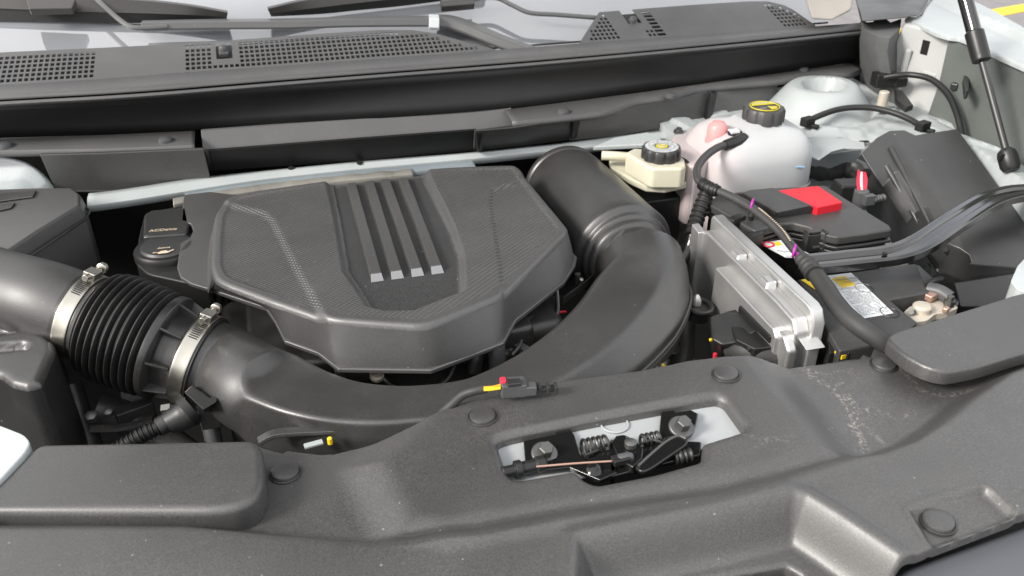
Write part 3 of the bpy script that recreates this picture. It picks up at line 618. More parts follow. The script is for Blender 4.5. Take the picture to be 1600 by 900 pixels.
obj('oil_can_mark', join(text('dexos', .008, (-.1946, 1.3141, .9628), -3), ext([off((-.1939, 1.2988, .9625), dx, dy) for dx, dy in ((-.010, 0), (-.004, .005), (.004, .005), (.006, .001), (.014, .006), (.015, .004), (.006, -.004), (-.007, -.004))], (0, 0, .0003)), ext([off((-.1939, 1.2988, .9625), dx, dy) for dx, dy in ((-.016, .003), (-.010, .002), (-.010, .0005), (-.017, .001))], (0, 0, .0003))), 'beige', oh)

# ================================================================== AIR BOX, BELLOWS, INTAKE DUCT
ab = thing('air_filter_box', 'large black air filter box with a sloping top in the left corner of the bay', 'air filter box', (-.4396, 1.6051, .9))
tp = [(-.5855, 1.5627, 1), (-.4637, 1.5414, 1), (-.4018, 1.5292, 1), (-.3482, 1.5138, 1), (-.3309, 1.4813, 1), (-.3249, 1.4347, 1), (-.3732, 1.3538, 1), (-.4124, 1.2782, 1), (-.4798, 1.1508, 1)]
def ins(pts, dx, dy, dz): return [off(p, dx, dy, dz) for p in pts]
cen_ = A(tp).mean(0)
obj('upper_box', loft([tp, [tuple(A(p)+(A(p)-cen_)*A((.05, .07, 0))+A((0, 0, -.022))) for p in tp], [tuple(A(p)+(A(p)-cen_)*A((.05, .07, 0))+A((0, 0, -.2))) for p in tp]]), 'engine', ab, bevel=.004, seg=3)
for q in ([(-.5197, 1.5306, 1.001), (-.4578, 1.5128, 1.001), (-.4004, 1.5099, 1.001), (-.4019, 1.4833, 1.001), (-.4513, 1.4791, 1.001), (-.5095, 1.4855, 1.001)], [(-.507, 1.4746, 1.001), (-.4491, 1.4682, 1.001), (-.425, 1.4664, 1.001), (-.428, 1.4468, 1.001), (-.4439, 1.4414, 1.001), (-.4986, 1.4374, 1.001)]):
    obj('raised_rib', ext(q, (0, 0, .0025)), 'duct', ab, bevel=.0012)
obj('seam', tube([off(p, .004, -.004, -.024) for p in (tp[4], tp[5], tp[7], tp[8])], .0025, 8, 2), 'box', ab)
c1 = (-.2866, 1.1297, .962); c2 = (-.1446, 1.0563, .912)
axis = A(c2)-A(c1); axis = axis/np.linalg.norm(axis)
def along(t, dz=0): return tuple(A(c1)+axis*t+A((0, 0, dz)))
LEN = float(np.linalg.norm(A(c2)-A(c1)))
stub_end = A(c1)-axis*.006
obj('outlet_tube', tube([(-.4699, 1.2374, 1), (-.3919, 1.1934, .985), tuple(stub_end-axis*.05), tuple(stub_end)], [.056, .056, .057, .058], 40, 10), 'duct', ab)

lo = thing('battery_side_housing', 'grey moulded box with pocket recesses at the left edge in front of the intake tube', 'plastic housing', (-.4051, 1.1596, .85))
ltop = [(-.5205, 1.236, .965), (-.4015, 1.1733, .965), (-.3542, 1.1191, .965), (-.3303, 1.0927, .965), (-.3185, 1.0719, .965), (-.3148, 1.0524, .965), (-.3197, .9792, .965), (-.335, .9768, .965), (-.3546, .9905, .965), (-.37, 1.0115, .965), (-.4874, 1.1097, .965)]
pk1 = rnd([(-.4421, 1.1411, .965), (-.3942, 1.1355, .965), (-.3825, 1.1322, .965), (-.3655, 1.1077, .965), (-.3881, 1.1046, .965), (-.4351, 1.1102, .965)], .006); pk2 = rnd([(-.4314, 1.0935, .965), (-.3852, 1.0896, .965), (-.3538, 1.0852, .965), (-.3441, 1.0731, .965), (-.3445, 1.0579, .965), (-.3796, 1.0605, .965), (-.4255, 1.0677, .965)], .006)
def zf_lo(x, y):
    return .965-.010*ss(.0, -.006, sdpoly(x, y, pk1))-.012*ss(0, -.006, sdpoly(x, y, pk2))
obj('top', sheet(ltop, zf_lo, .0025, thick=.0, rim=.010), 'duct', lo, smooth=60)
lt2 = [(p[0], p[1], .955) for p in ltop]
obj('side', loft([lt2, [tuple(A(p)+(A(p)-A(lt2).mean(0))*A((.10, .1, 0))+A((0, 0, -.20))) for p in lt2]], caps=False), 'box', lo, bevel=.006, seg=3)
for a in ([(-.3375, 1.0359, .925), (-.3364, 1.0657, .86), (-.3497, 1.0738, .8)], [(-.3289, 1.0936, .93), (-.3296, 1.1101, .87), (-.343, 1.1155, .8)], [(-.379, 1.0387, .89), (-.4036, 1.0406, .84)], [(-.3943, 1.0607, .9), (-.4198, 1.0741, .85)]):
    obj('fin', flatbar(a, .004, .022), 'box', lo)

# rubber bellows
bh = thing('bellows_hose', 'black ribbed rubber intake bellows between two metal hose clamps', 'hose', along(LEN/2, -.07))
prof = [(.060, -.016), (.0605, .012), (.0615, .0135), (.064, .018)]
s0, s1, nb = .020, LEN*.66, 9
for k in range(nb):
    a = s0+(s1-s0)*k/nb; d = (s1-s0)/nb; r = .0665+.0110*math.sin(math.pi*min(1, (k+1.2)/3.5)*.5)-.001*max(0, k-6)
    prof += [(r-.0100, a), (r-.0095, a+d*.14), (r-.0020, a+d*.34), (r, a+d*.44), (r, a+d*.56), (r-.0020, a+d*.66), (r-.0095, a+d*.86)]
prof += [(.0680, s1+.002), (.0735, s1+.004), (.0740, s1+.012), (.0720, s1+.015), (.0575, s1+.018), (.0570, LEN-.016), (.0640, LEN-.012), (.0645, LEN+.013), (.0600, LEN+.014)]
obj('bellows', lathe(prof, along(0), axis, 72), 'rubber', bh, smooth=50)
uu = np.cross(axis, (0, 0, 1)); uu = uu/np.linalg.norm(uu); vv = np.cross(uu, axis)
for k in range(9):
    a = k*2*math.pi/9+.35; dr = math.cos(a)*uu+math.sin(a)*vv; tg = np.cross(axis, dr)
    p = [A(along(s1+.013))+dr*.0725, A(along(s1+.013))+dr*.055, A(along(LEN-.013))+dr*.055, A(along(LEN-.013))+dr*.0645]
    obj('web', prism([tuple(q+tg*.0018) for q in p], [tuple(q-tg*.0018) for q in p]), 'rubber', bh, bevel=.0008)

def clamp(label, t, r, scr_a):
    c = thing('hose_clamp', label, 'hose clamp', along(t, -r), 'hose clamps on the intake bellows')
    obj('band', lathe([(r, -.0095), (r+.0012, -.0098), (r+.0014, -.009), (r+.0012, -.0072), (r+.0012, .0072), (r+.0014, .009), (r+.0012, .0098), (r, .0095), (r, -.0095)], along(t), axis, 72), 'steel', c, smooth=30)
    dr = math.cos(scr_a)*uu+math.sin(scr_a)*vv; tg = np.cross(axis, dr); o = A(along(t))+dr*(r+.007)
    def lb(ct, hs):
        V = [tuple(A(ct)+tg*x*hs[0]+axis*y*hs[1]+dr*z*hs[2]) for x in (-1, 1) for y in (-1, 1) for z in (-1, 1)]
        return V, [[0, 1, 3, 2], [4, 6, 7, 5], [0, 4, 5, 1], [2, 3, 7, 6], [0, 2, 6, 4], [1, 5, 7, 3]]
    obj('housing', lb(o-dr*.001, (.010, .0085, .0065)), 'steel', c, bevel=.002)
    sg = 1
    obj('screw', join(lathe([(.0055, 0), (.0075, .001), (.0075, .007), (.006, .009), (.0005, .0092)], tuple(o-tg*.018*sg+dr*.001), tuple(-tg*sg), 20), lathe([(.0045, 0), (.0045, .034)], tuple(o-tg*.016*sg), tuple(tg*sg), 14)), 'steel', c, bevel=.0006)
    obj('screw_slot', lb(o-tg*.0274+dr*.001, (.0004, .0011, .0060)), 'dark', c)
    for k in range(9):
        a2 = scr_a-.19-k*.05; d2 = math.cos(a2)*uu+math.sin(a2)*vv; t2 = np.cross(axis, d2); o2 = A(along(t))+d2*(r+.0014)
        V = [tuple(o2+t2*x*.0007+axis*(y*.0062+x*.001)+d2*z*.0003) for x in (-1, 1) for y in (-1, 1) for z in (-1, 1)]
        obj('worm_slot', (V, [[0, 1, 3, 2], [4, 6, 7, 5], [0, 4, 5, 1], [2, 3, 7, 6], [0, 2, 6, 4], [1, 5, 7, 3]]), 'dark', c)
    return c
clamp('shiny worm drive clamp at the air filter box end of the bellows', 0, .0605, 1.75)
clamp('shiny worm drive clamp at the ribbed hose end next to the intake duct', LEN, .0648, 1.72)

# intake duct: blow moulded, round at the hose, broad and flat round the front of the engine, round again at the resonator
dt = thing('intake_duct', 'long curved black intake duct sweeping round the front of the engine cover', 'intake duct', (.1006, .8877, .9))
e0 = A(along(LEN-.004)); 
tp_c = [(-.0067, .8951, .948), (.0445, .8617, .948), (.1114, .8385, .948), (.194, .832, .948), (.2854, .8589, .948), (.3834, .9159, .948), (.4669, .9886, .948), (.521, 1.0563, .948), (.5368, 1.1125, .948)]
dz_ = [-.034, -.036, -.036, -.036, -.036, -.036, -.034, -.026, -.014]
cpts = [tuple(e0), tuple(e0+axis*.05), (-.0763, .9772, .909), (-.0528, .9476, .91)]+[off(p, 0, 0, d) for p, d in zip(tp_c, dz_)]
wid = [.060, .060, .060, .056, .050, .045, .041, .042, .052, .063, .070, .070, .064]
hei = [.060, .060, .048, .040, .036, .035, .035, .035, .036, .038, .043, .050, .058]
cha = [.9, .9, .9, .92, .92, .9, .86, .8, .62, .5, .45, .45, .5]      # where the sloping outer shoulder starts
pp = spline(cpts, 14); tt = np.linspace(0, 1, len(pp)); kk = np.linspace(0, 1, len(cpts))
W_ = np.interp(tt, kk, wid); H_ = np.interp(tt, kk, hei); C_ = np.interp(tt, kk, cha)
sl_s = np.r_[0, np.cumsum(np.linalg.norm(np.diff(pp, axis=0), axis=1))]; S_ = sl_s[-1]
s_scoop = float(np.interp(3.05/(len(cpts)-1), tt, sl_s))
tg_, nv_ = frames(pp, (0, 0, 1)); rings = []
def flatprof(c):
    q = [(1, -1), (1, .05+.6*max(0, c-.5)), (c, 1), (-.84, 1), (-1, .72), (-1, -1)]
    return A(rnd([(x, y, 0) for x, y in q], .14, 6))
for i in range(len(pp)):
    lat = np.cross(tg_[i], (0, 0, 1)); lat /= np.linalg.norm(lat); upv_ = np.cross(lat, tg_[i]); rg = []
    q = flatprof(C_[i])*A((W_[i], H_[i], 1))
    for a in np.linspace(-np.pi, np.pi, 128, endpoint=False):
        cx, sx = math.cos(a), math.sin(a)
        best = 9                                    # radius of the flat profile along this direction
        for (x0, y0, _), (x1, y1, _) in zip(q, np.roll(q, -1, 0)):
            den = cx*(y1-y0)-sx*(x1-x0)
            if abs(den) < 1e-9: continue
            t = (x0*(y1-y0)-y0*(x1-x0))/den; u = (x0*sx-y0*cx)/den
            if t > 0 and -1e-6 <= u <= 1+1e-6: best = min(best, t)
        # scooped hand-over from the round hose end: latest along the ridge between top and front
        s0 = s_scoop+.020*math.exp(-((a-.66)/.32)**2)-.006
        m_ = float(ss(s0-.012, s0+.012, A([sl_s[i]]))[0])*(1-float(ss(S_-.13, S_-.02, A([sl_s[i]]))[0]))
        rd = .060 if sl_s[i] < S_*.5 else .065
        r_ = rd*(1-m_)+best*m_
        rg.append(tuple(pp[i]+lat*cx*r_+upv_*sx*r_))
    rings.append(rg)
obj('duct', loft(rings), 'duct', dt, smooth=50)
i0, i1 = 74, len(pp)-10
for sgn, dz in ((1, -.012), (1, -.020), (-1, -.014)):
    seam = [tuple(pp[i]+np.cross(tg_[i], (0, 0, 1))*sgn*(W_[i]*.995)+A((0, 0, dz))) for i in range(i0, i1)]
    obj('seam_flange', tube(seam, .0035, 8, 1), 'duct', dt)
# front lower flange seen above the radiator cover
fl2 = [(-.0702, .8413, .925), (-.0539, .8437, .93), (-.0317, .8422, .93), (.0163, .8321, .93), (.0759, .8199, .93), (.1364, .81, .93)]
obj('lower_flange', flatbar(fl2, .014, .006), 'duct', dt, bevel=.001)
# dimples where the round part meets the flat part
# resonator chamber
rs0 = (.5457, 1.511, .935); rs1 = (.5527, 1.2112, .932)
rax = A((.012, -1, 0)); rax = rax/np.linalg.norm(rax)
rc = A((.5438, 1.201, .915)); rx_ = .530
rb0 = A((rx_, 1.47, .915))
RL_ = 1.47-1.175
obj('resonator', lathe([(.050, -.03), (.066, -.024), (.076, -.016), (.080, -.008), (.080, .002), (.077, .005), (.080, .012), (.082, .02), (.088, RL_-.03), (.089, RL_-.008), (.087, RL_-.002), (.081, RL_+.001), (.0785, RL_+.004), (.0785, RL_+.010), (.0765, RL_+.013), (.0715, RL_+.015), (.0705, RL_+.024), (.0685, RL_+.027), (.0640, RL_+.029), (.063, RL_+.05)], tuple(rb0), tuple(rax), 64), 'duct', dt, smooth=50)
obj('neck', tube([tuple(rb0+rax*(RL_+.02)), tuple(rb0+rax*(RL_+.06)+A((-.004, 0, .004))), tuple(A(cpts[-1])+A((0, -.01, -.002)))], [.060, .062, .066], 40), 'duct', dt)
obj('lug', join(torus((.5942, 1.1264, .93), .012, .004, (.3, 0, 1), 20, 8), lathe([(.005, -.01), (.005, .004)], (.5942, 1.1264, .93), (.3, 0, 1), 12)), 'black', dt)
obj('bracket', join(prism([(-.1571, .9588, .93), (-.1481, .9716, .93), (-.1257, .9375, .93), (-.1164, .9416, .93), (-.1179, .9271, .93), (-.133, .9156, .93)], [(-.1623, .9969, .9), (-.153, 1.0102, .9), (-.1329, .9785, .9), (-.1233, .9814, .9), (-.1231, .963, .9), (-.1388, .9511, .9)])), 'box', dt, bevel=.001)
obj('bracket_leg', box((-.1327, .9613, .895), (.025, .02, .05)), 'box', dt, bevel=.002)

# purge valve / sensor below the duct
sv = thing('hose_connector', 'black elbow hose connector plugged in below the intake duct bracket', 'connector', (-.1657, .9904, .88))
obj('body', tube([(-.1527, .9671, .895), (-.1669, .964, .89), (-.1857, .9596, .885)], [.020, .019, .015], 20), 'box', sv)
obj('collar', tube([(-.154, .9703, .897), (-.1633, .9659, .893)], .023, 22), 'black', sv)
obj('tip', tube([(-.1858, .9623, .885), (-.1972, .9587, .882)], [.013, .013], 16), 'box', sv)
obj('corrugated_hose', tube([(-.1918, .9612, .882), (-.2118, .9574, .878), (-.2319, .9523, .872), (-.252, .9474, .865)], .010, 14, 16, ridges=(.006, .1)), 'black', sv)
obj('bolt', lathe([(.008, 0), (.008, .012), (.005, .012), (.005, .03)], (-.1951, .9989, .88), (1, -.2, .1), 6), 'bolt', sv)

# ================================================================== RADIATOR COVER
def on_cover(p): return (p[0], p[1], float(zf_rad(A([p[0]]), A([p[1]]))[0])+.0008)
rcv = thing('radiator_cover', 'broad grained black plastic cover over the radiator with a cut-out at the latch', 'radiator cover', (.1958, .6811, .93))
outl = [(-.3062, .8682, .955), (-.1394, .8247, .955), (-.0663, .806, .955), (-.0615, .8012, .955), (-.0425, .7878, .955), (-.0374, .7909, .955), (-.0013, .7737, .955), (.0126, .7709, .955), (.0634, .7745, .955), (.1094, .7836, .955), (.1622, .798, .955), (.2068, .803, .955), (.2565, .8072, .955), (.3297, .8023, .955), (.3959, .7971, .955), (.4634, .8005, .955), (.5119, .7982, .955), (.5582, .7908, .955), (.5813, .7827, .955), (.5917, .7738, .955), (.6186, .772, .955), (.6441, .7706, .955), (.6771, .7701, .955), (.695, .768, .955), (.7053, .7758, .955), (.7104, .7666, .955), (.7283, .7832, .955), (.7694, .7955, .955), (.8895, .8153, .955), (1.0296, .8356, .955), (1.1972, .8266, .955)]+[(.8115, .48, .97), (.6613, .4601, .97), (.5465, .4483, .97), (.5076, .444, .97), (.4841, .4359, .97), (.4483, .399, .97), (.4129, .3564, .97), (-.4118, .5935, .97)]+[(-.4043, .7178, .955), (-.3343, .8141, .955)]
slot = rnd([(.1891, .7224, .967), (.2084, .7249, .967), (.3163, .7257, .967), (.4417, .7246, .967), (.4637, .7234, .967), (.469, .7142, .967), (.4677, .6619, .967), (.4089, .6548, .967), (.403, .6431, .967), (.3952, .6291, .967), (.3352, .6244, .967), (.2711, .6256, .967), (.2619, .6373, .967), (.2597, .6492, .967), (.2548, .6537, .967), (.1926, .6552, .967), (.1862, .6672, .967)], .008, 4)
hole2 = [(.2926, .5076, .935), (.3522, .5049, .935), (.4267, .4993, .935), (.4364, .484, .935), (.4181, .437, .935), (.2561, .469, .935)]
apron = [(-.5096, .8185, .965), (-.3204, .7566, .965), (-.227, .728, .965), (-.1339, .6984, .965), (-.0542, .662, .965), (.0237, .6281, .965), (.0719, .6134, .965), (.1342, .6042, .965), (.2267, .6012, .965), (.3275, .594, .965), (.3922, .5891, .965), (.4489, .5899, .965), (.5233, .5968, .965), (.5771, .5988, .965), (.6202, .6044, .965), (.6717, .6213, .965), (.7339, .6484, .965), (.8155, .6791, .965), (.8916, .6935, .965), (1.2969, .7699, .965), (.6569, .2539, .965), (-.4218, .5641, .965)]
plateau = [(.0369, .7326, .962), (.103, .7874, .962), (.172, .8945, .962), (.5685, .8107, .962), (.5625, .7533, .962), (.5616, .674, .962), (.5548, .5891, .962), (.4442, .5745, .962), (.105, .5896, .962), (.0587, .6115, .962)]
rec = [(.2223, .5484, .98), (.2861, .5471, .98), (.3672, .5451, .98), (.4537, .5462, .98), (.4644, .5374, .98), (.4795, .5074, .98), (.514, .4289, .98), (.4499, .303, .98), (.1531, .3883, .98)]
rec2 = rnd([(.5499, .4965, .978), (.6163, .4997, .978), (.6481, .5021, .978), (.6513, .4897, .978), (.6525, .457, .978), (.5439, .4463, .978), (.5413, .452, .978), (.547, .4794, .978)], .008)
def zf_rad(x, y):
    z = np.full(x.shape, .948)+.018*ss(.03, -.035, sdpoly(x, y, plateau))
    sa = sdpoly(x, y, apron)
    z = z+.030*ss(.004, -.032, sa)*(1-.35*ss(.25, .0, x)*ss(.62, .75, y))
    z = z-.10*np.clip(.60-y-.12*x, 0, 1)**1.3
    sr = sdpoly(x, y, rec); z = z-.046*ss(.002, -.028, sr)+.0035*(1-ss(0, .013, np.abs(sr-.006)))
    q = sdpoly(x, y, rec2); z = z-.008*ss(.0, -.007, q)+.0015*(1-ss(0, .005, np.abs(q-.002)))
    z = z-.004*(1-ss(.0, .010, np.clip(sdpoly(x, y, slot), 0, 1)))
    z = z+.0012*np.sin(x*9+1)*np.sin(y*14)
    return z
obj('panel', sheet(outl, zf_rad, .0028, [slot, hole2], thick=.010, rim=.004), 'cover_dirty', rcv, smooth=50)
def pad(name, label, pts, z, rim, th):
    return one(name, sheet(pts, lambda x, y: z+.0015*np.sin(x*7)*np.sin(y*9+1), .0016, thick=th, rim=rim), 'pad', label, 'cover pad', smooth=55)
pad('air_guide_pad', 'flat black cover pad with a rounded corner at the front left of the radiator cover', rnd([(-.2942, .8364, .982), (-.2005, .8127, .982), (-.0721, .7791, .982), (-.0636, .7701, .982), (-.0602, .753, .982), (-.0606, .7073, .982), (-.0695, .6832, .982), (-.0881, .6748, .982), (-.1123, .6781, .982), (-.2212, .7103, .982), (-.3118, .7364, .982), (-.4315, .7672, .982), (-.3897, .6963, .982), (-.3207, .782, .982)], .012), .982, .009, .024)
pad('air_guide_pad', 'smooth thick black cover pad beside the battery at the right edge of the radiator cover', rnd([(.7137, .7534, .988), (.7359, .7625, .988), (.8485, .779, .988), (.9572, .7949, .988), (.9895, .7946, .988), (1.1629, .767, .988), (1.0731, .6879, .988), (.857, .6763, .988), (.7827, .6678, .988), (.7371, .6685, .988), (.7205, .6843, .988), (.7114, .7152, .988)], .014), .986, .005, .015)
pc = thing('push_clip', 'round black push clip between the latch cut-out and the intake duct', 'push clip', (.1839, .7629, .962), 'push clips on the radiator cover')
pc.location = on_cover((.1839, .7629, .962))
obj('head', lathe([(.0150, -.004), (.0150, .0028), (.0143, .0044), (.0115, .0052), (.006, .0057), (.0005, .0058)], pc.location, (0, 0, 1), 36), 'pad', pc)
obj('rim', torus(off(pc.location, 0, 0, .0002), .0162, .0014, (0, 0, 1), 36, 8), 'box', pc)  # dark ring added for the shading round the clip head
for p, lb in (((-.0415, .7508, .952), 'round black push clip next to the left cover pad'), ((.4923, .7581, .962), 'round black push clip behind the right end of the latch cut-out'), ((.7143, .7444, .952), 'round black push clip by the corner of the right cover pad'), ((.5742, .4771, .97), 'round black push clip inside the small recessed corner pocket')):
    c = pc.copy(); COL.objects.link(c); c.location = on_cover(p); c['label'] = lb
    for ch in pc.children:
        d = ch.copy(); COL.objects.link(d); d.parent = c
# dried dust strokes caught in the valley of the cover
strokes = [([(.6062, .7667, .953), (.6306, .7495, .953), (.6676, .7461, .953)], .0022, .9), ([(.6087, .7529, .953), (.6195, .7218, .953), (.6195, .6897, .953), (.6092, .6596, .953), (.5967, .6294, .953), (.5928, .6121, .953)], .0035, 1), ([(.6316, .702, .953), (.6223, .6683, .953), (.595, .6465, .953)], .0030, 1), ([(.6158, .6552, .953), (.6151, .6265, .953), (.6192, .6045, .953)], .0024, .8),
    ([(.6546, .659, .953), (.6616, .647, .953), (.6883, .6493, .953)], .002, .7), ([(.7314, .7469, .953), (.7277, .7045, .953), (.7258, .683, .953), (.7478, .6686, .953), (.7911, .6643, .953)], .0022, .7), ([(.6371, .6717, .953), (.6477, .6764, .953), (.652, .67, .953), (.6443, .6595, .953), (.634, .6599, .953), (.6356, .6695, .953)], .0013, .9), ([(.6273, .7334, .953), (.6383, .7387, .953), (.6452, .7325, .953), (.638, .7247, .953), (.6272, .7251, .953), (.6265, .7322, .953)], .0013, .8),
    ([(.4545, .6615, .962), (.4744, .6398, .962), (.5124, .6356, .962)], .0018, .5), ([(.4534, .628, .962), (.4882, .6358, .962), (.5111, .618, .962)], .0016, .5), ([(.5705, .6584, .953), (.5683, .6237, .953), (.5764, .6101, .953)], .002, .5), ([(.6229, .7782, .953), (.6095, .7385, .953), (.644, .7147, .953), (.6754, .741, .953)], .0014, .5), ([(.8407, .6891, .957), (.7804, .6865, .957), (.7415, .709, .957), (.7331, .748, .957)], .003, .55)]
dp = next(c for c in rcv.children if c.name.startswith('panel')); dv = np.empty(len(dp.data.vertices)*3); dp.data.vertices.foreach_get('co', dv)
dv = dv.reshape(-1, 3)+root_loc(dp); dval = np.zeros(len(dv))
for ln_, wd_, k_ in strokes:
    dval = np.maximum(dval, k_*(1-ss(wd_*.5, wd_*2.4, sdline(dv[:, 0], dv[:, 1], spline(ln_, 6))*1.05)))
val_ = sdpoly(dv[:, 0], dv[:, 1], [(.6086, .7733, .953), (.6967, .763, .953), (.7541, .6763, .953), (.6861, .6374, .953), (.5722, .6112, .953), (.5705, .6584, .953)])
dval = np.maximum(dval, .10*ss(.0, -.03, val_))
at_ = dp.data.attributes.new('dirt', 'FLOAT', 'POINT'); at_.data.foreach_set('value', dval)

# bumper beyond the cover, bottom right
one('bumper_edge', down([(.4796, .4333, .945), (.5048, .4503, .945), (.5253, .4566, .945), (.5672, .4612, .945), (.6898, .4721, .945), (.835, .4911, .945), (.7215, .3872, .945), (.4962, .3449, .945), (.4176, .3675, .945)], .15), 'bumper', 'blue grey bumper edge showing below the radiator cover corner', 'bumper', bevel=.012, seg=4)
struct('grille_cavity', box((.25, .45, .80), (1.1, .3, .02)), 'dark')

# ---------------- hood latch in the slot
lp = thing('radiator_crossmember', 'silver painted crossmember visible through the latch cut-out', 'crossmember', (.3469, .7518, .9))
obj('panel', prism([(.1732, .7636, .9525), (.54, .7663, .9525), (.5244, .6647, .949), (.1587, .6494, .946)], [(.1749, .7713, .946), (.5455, .774, .946), (.5292, .6708, .943), (.1602, .6553, .94)]), 'silver', lp, bevel=.003)
obj('embossing', torus((.3328, .725, .9525), .016, .0012, (0, 0, 1), 24, 8), 'silver', lp)
ht = thing('hood_latch', 'black hood latch with two bolts and coil springs in the slot', 'hood latch', (.3213, .7113, .92))

obj('bracket', join(down([(.2208, .721, .957), (.2591, .7215, .957), (.2609, .7269, .957), (.2786, .7265, .957), (.2794, .7134, .957), (.2746, .6832, .957), (.2758, .6741, .957), (.3114, .6726, .957), (.3032, .6429, .957), (.281, .6369, .957), (.2562, .6648, .957), (.2084, .6701, .957)], .006), down([(.3891, .72, .959), (.3913, .7231, .959), (.4074, .7222, .959), (.4068, .7174, .959), (.4263, .7168, .959), (.431, .708, .959), (.4204, .6916, .959), (.4047, .6795, .959), (.3753, .6776, .959), (.3595, .6652, .959)], .006), down([(.2697, .682, .9555), (.3699, .6823, .9555), (.4139, .6651, .9555), (.4034, .6457, .9555), (.2778, .6396, .9555), (.2658, .6606, .9555)], .006)), 'gloss', ht, bevel=.0015)
for p in ((.2364, .6918, .959), (.4002, .6889, .961)):
    b_ = obj('bolt', join(lathe([(.0150, -.003), (.0150, 0), (.0138, .0015), (.009, .002)], p, (.05, -.35, 1), 30), lathe([(.0088, 0), (.0088, .012), (.0076, .0135), (.0005, .0135)], p, (.05, -.35, 1), 6)), 'bolt', ht, bevel=.0005)
def coil(a, b, r, turns, wire):
    a, b = A(a), A(b); ax = b-a; l_ = np.linalg.norm(ax); ax = ax/l_; u = np.cross(ax, (0, 0, 1)); u /= np.linalg.norm(u); v = np.cross(ax, u)
    return tube([tuple(a+ax*l_*k/(turns*10)+r*(math.cos(k*math.pi/5)*u+math.sin(k*math.pi/5)*v)) for k in range(turns*10+1)], wire, 8, 2)
obj('spring', coil((.2789, .6908, .957), (.3091, .6899, .958), .0085, 5, .0019), 'spring', ht)
obj('spring', coil((.3464, .6826, .957), (.3694, .6817, .958), .007, 4, .0018), 'spring', ht)
obj('spring_arm', tube([(.2762, .6736, .961), (.2958, .6814, .958), (.3167, .6899, .959)], .0019, 8), 'spring', ht)
obj('spring_arm', tube([(.3498, .6859, .961), (.3649, .6725, .961), (.3768, .6662, .954)], .0018, 8), 'spring', ht)
obj('pawl', down([(.3129, .685, .963), (.3212, .694, .963), (.331, .6934, .963), (.3394, .6819, .963), (.343, .6652, .963), (.3349, .6501, .963), (.3199, .6396, .963), (.3131, .6499, .963), (.3107, .6679, .963)], .012), 'gloss', ht, bevel=.002)
obj('lever', down(rnd([(.3187, .6374, .967), (.3701, .6681, .967), (.3881, .6732, .967), (.3963, .664, .967), (.3896, .6536, .967), (.3355, .6284, .967), (.3239, .6256, .967)], .006), .006), 'gloss', ht, bevel=.002)
obj('lever_edge', tube([(.3238, .6358, .968), (.3467, .6505, .968), (.3696, .6637, .968), (.3856, .6681, .968), (.3919, .6618, .968)], .0016, 8), 'bolt', ht)
obj('link_plate', down([(.3131, .6922, .957), (.321, .6945, .957), (.3023, .6463, .957), (.2959, .645, .957)], .02), 'gloss', ht, bevel=.001)
obj('rivet', lathe([(.009, 0), (.009, .004), (.006, .007), (.0005, .008)], (.2799, .6529, .955), (0, -.3, 1), 20), 'gloss', ht)
obj('pivot_pin', lathe([(.007, 0), (.007, .006), (.004, .008), (.0005, .0085)], (.3294, .6712, .964), (0, 0, 1), 18), 'bolt', ht)
obj('coil_stop', tube([(.3717, .6489, .955), (.3935, .6492, .955)], .008, 14, 10, ridges=(.006, .12)), 'black', ht)
cb = thing('latch_cable', 'thin copper coloured cable running to the hood latch', 'cable', (.2523, .6746, .955))
obj('inner_wire', tube([(.2197, .6694, .963), (.2624, .6624, .963), (.3079, .6536, .963)], .0011, 8), 'copper', cb)
obj('ferrule', lathe([(.0035, 0), (.0065, .004), (.0065, .016), (.0045, .020)], (.3052, .6543, .963), (1, .06, 0), 16), 'grey', cb)
obj('ferrule_block', box((.3108, .6537, .964), (.020, .012, .008), rz=3), 'black', cb, bevel=.0015)
obj('end_sleeve', lathe([(.004, -.028), (.0075, -.025), (.0065, -.022), (.0065, -.012), (.0100, -.011), (.0100, -.004), (.0075, -.003), (.0075, .012), (.0095, .013), (.0095, .022), (.004, .026)], (.2088, .6762, .958), (1, .03, .0), 20), 'black', cb, bevel=.0005)

# wire plug above the duct
wpg = thing('wire_plug', 'grey wire plug with yellow and red leads resting behind the radiator cover', 'plug', (.2335, .8122, .962))
obj('cable', tube([(.1424, .7961, .955), (.154, .7946, .966), (.1678, .7963, .976), (.1809, .7919, .983), (.1956, .7887, .986)], .0055, 12), 'sleeve', wpg)
obj('lead', tube([(.1921, .7869, .989), (.2021, .7839, .99), (.2117, .785, .99)], .0018, 8), 'orange', wpg)
obj('lead', tube([(.1915, .7846, .988), (.2015, .7816, .989), (.2104, .7802, .99)], .0018, 8), 'sticker_y', wpg)
obj('plug_body', join(box((.2269, .7864, .983), (.030, .020, .018), rz=-6, ry=4), box((.2418, .781, .981), (.024, .013, .013), rz=-6, ry=4)), 'grey', wpg, bevel=.002)
obj('lock_tab', box((.2159, .7889, .991), (.007, .010, .009), rz=-6), 'redw', wpg, bevel=.0015)
obj('plug_latch', box((.227, .7816, .993), (.016, .011, .005), rz=-6), 'box', wpg, bevel=.001)
obj('tail', join(box((.2642, .7814, .976), (.030, .008, .006), rz=-6), box((.2583, .783, .978), (.004, .012, .010), rz=-6), box((.2685, .78, .978), (.004, .012, .010), rz=-6), box((.2773, .7775, .978), (.004, .012, .010), rz=-6)), 'box', wpg, bevel=.0008)
tagl = one('wire_tag', join(box((-.008, .8175, .926), (.022, .008, .003), rz=8)), 'primer', 'small pale tag under the intake duct flange', 'tag', bevel=.0006)
obj('tag_clip', lathe([(.003, 0), (.003, .008), (.002, .009)], (.011, .8132, .926), (0, 0, 1), 12), 'sticker_y', tagl)

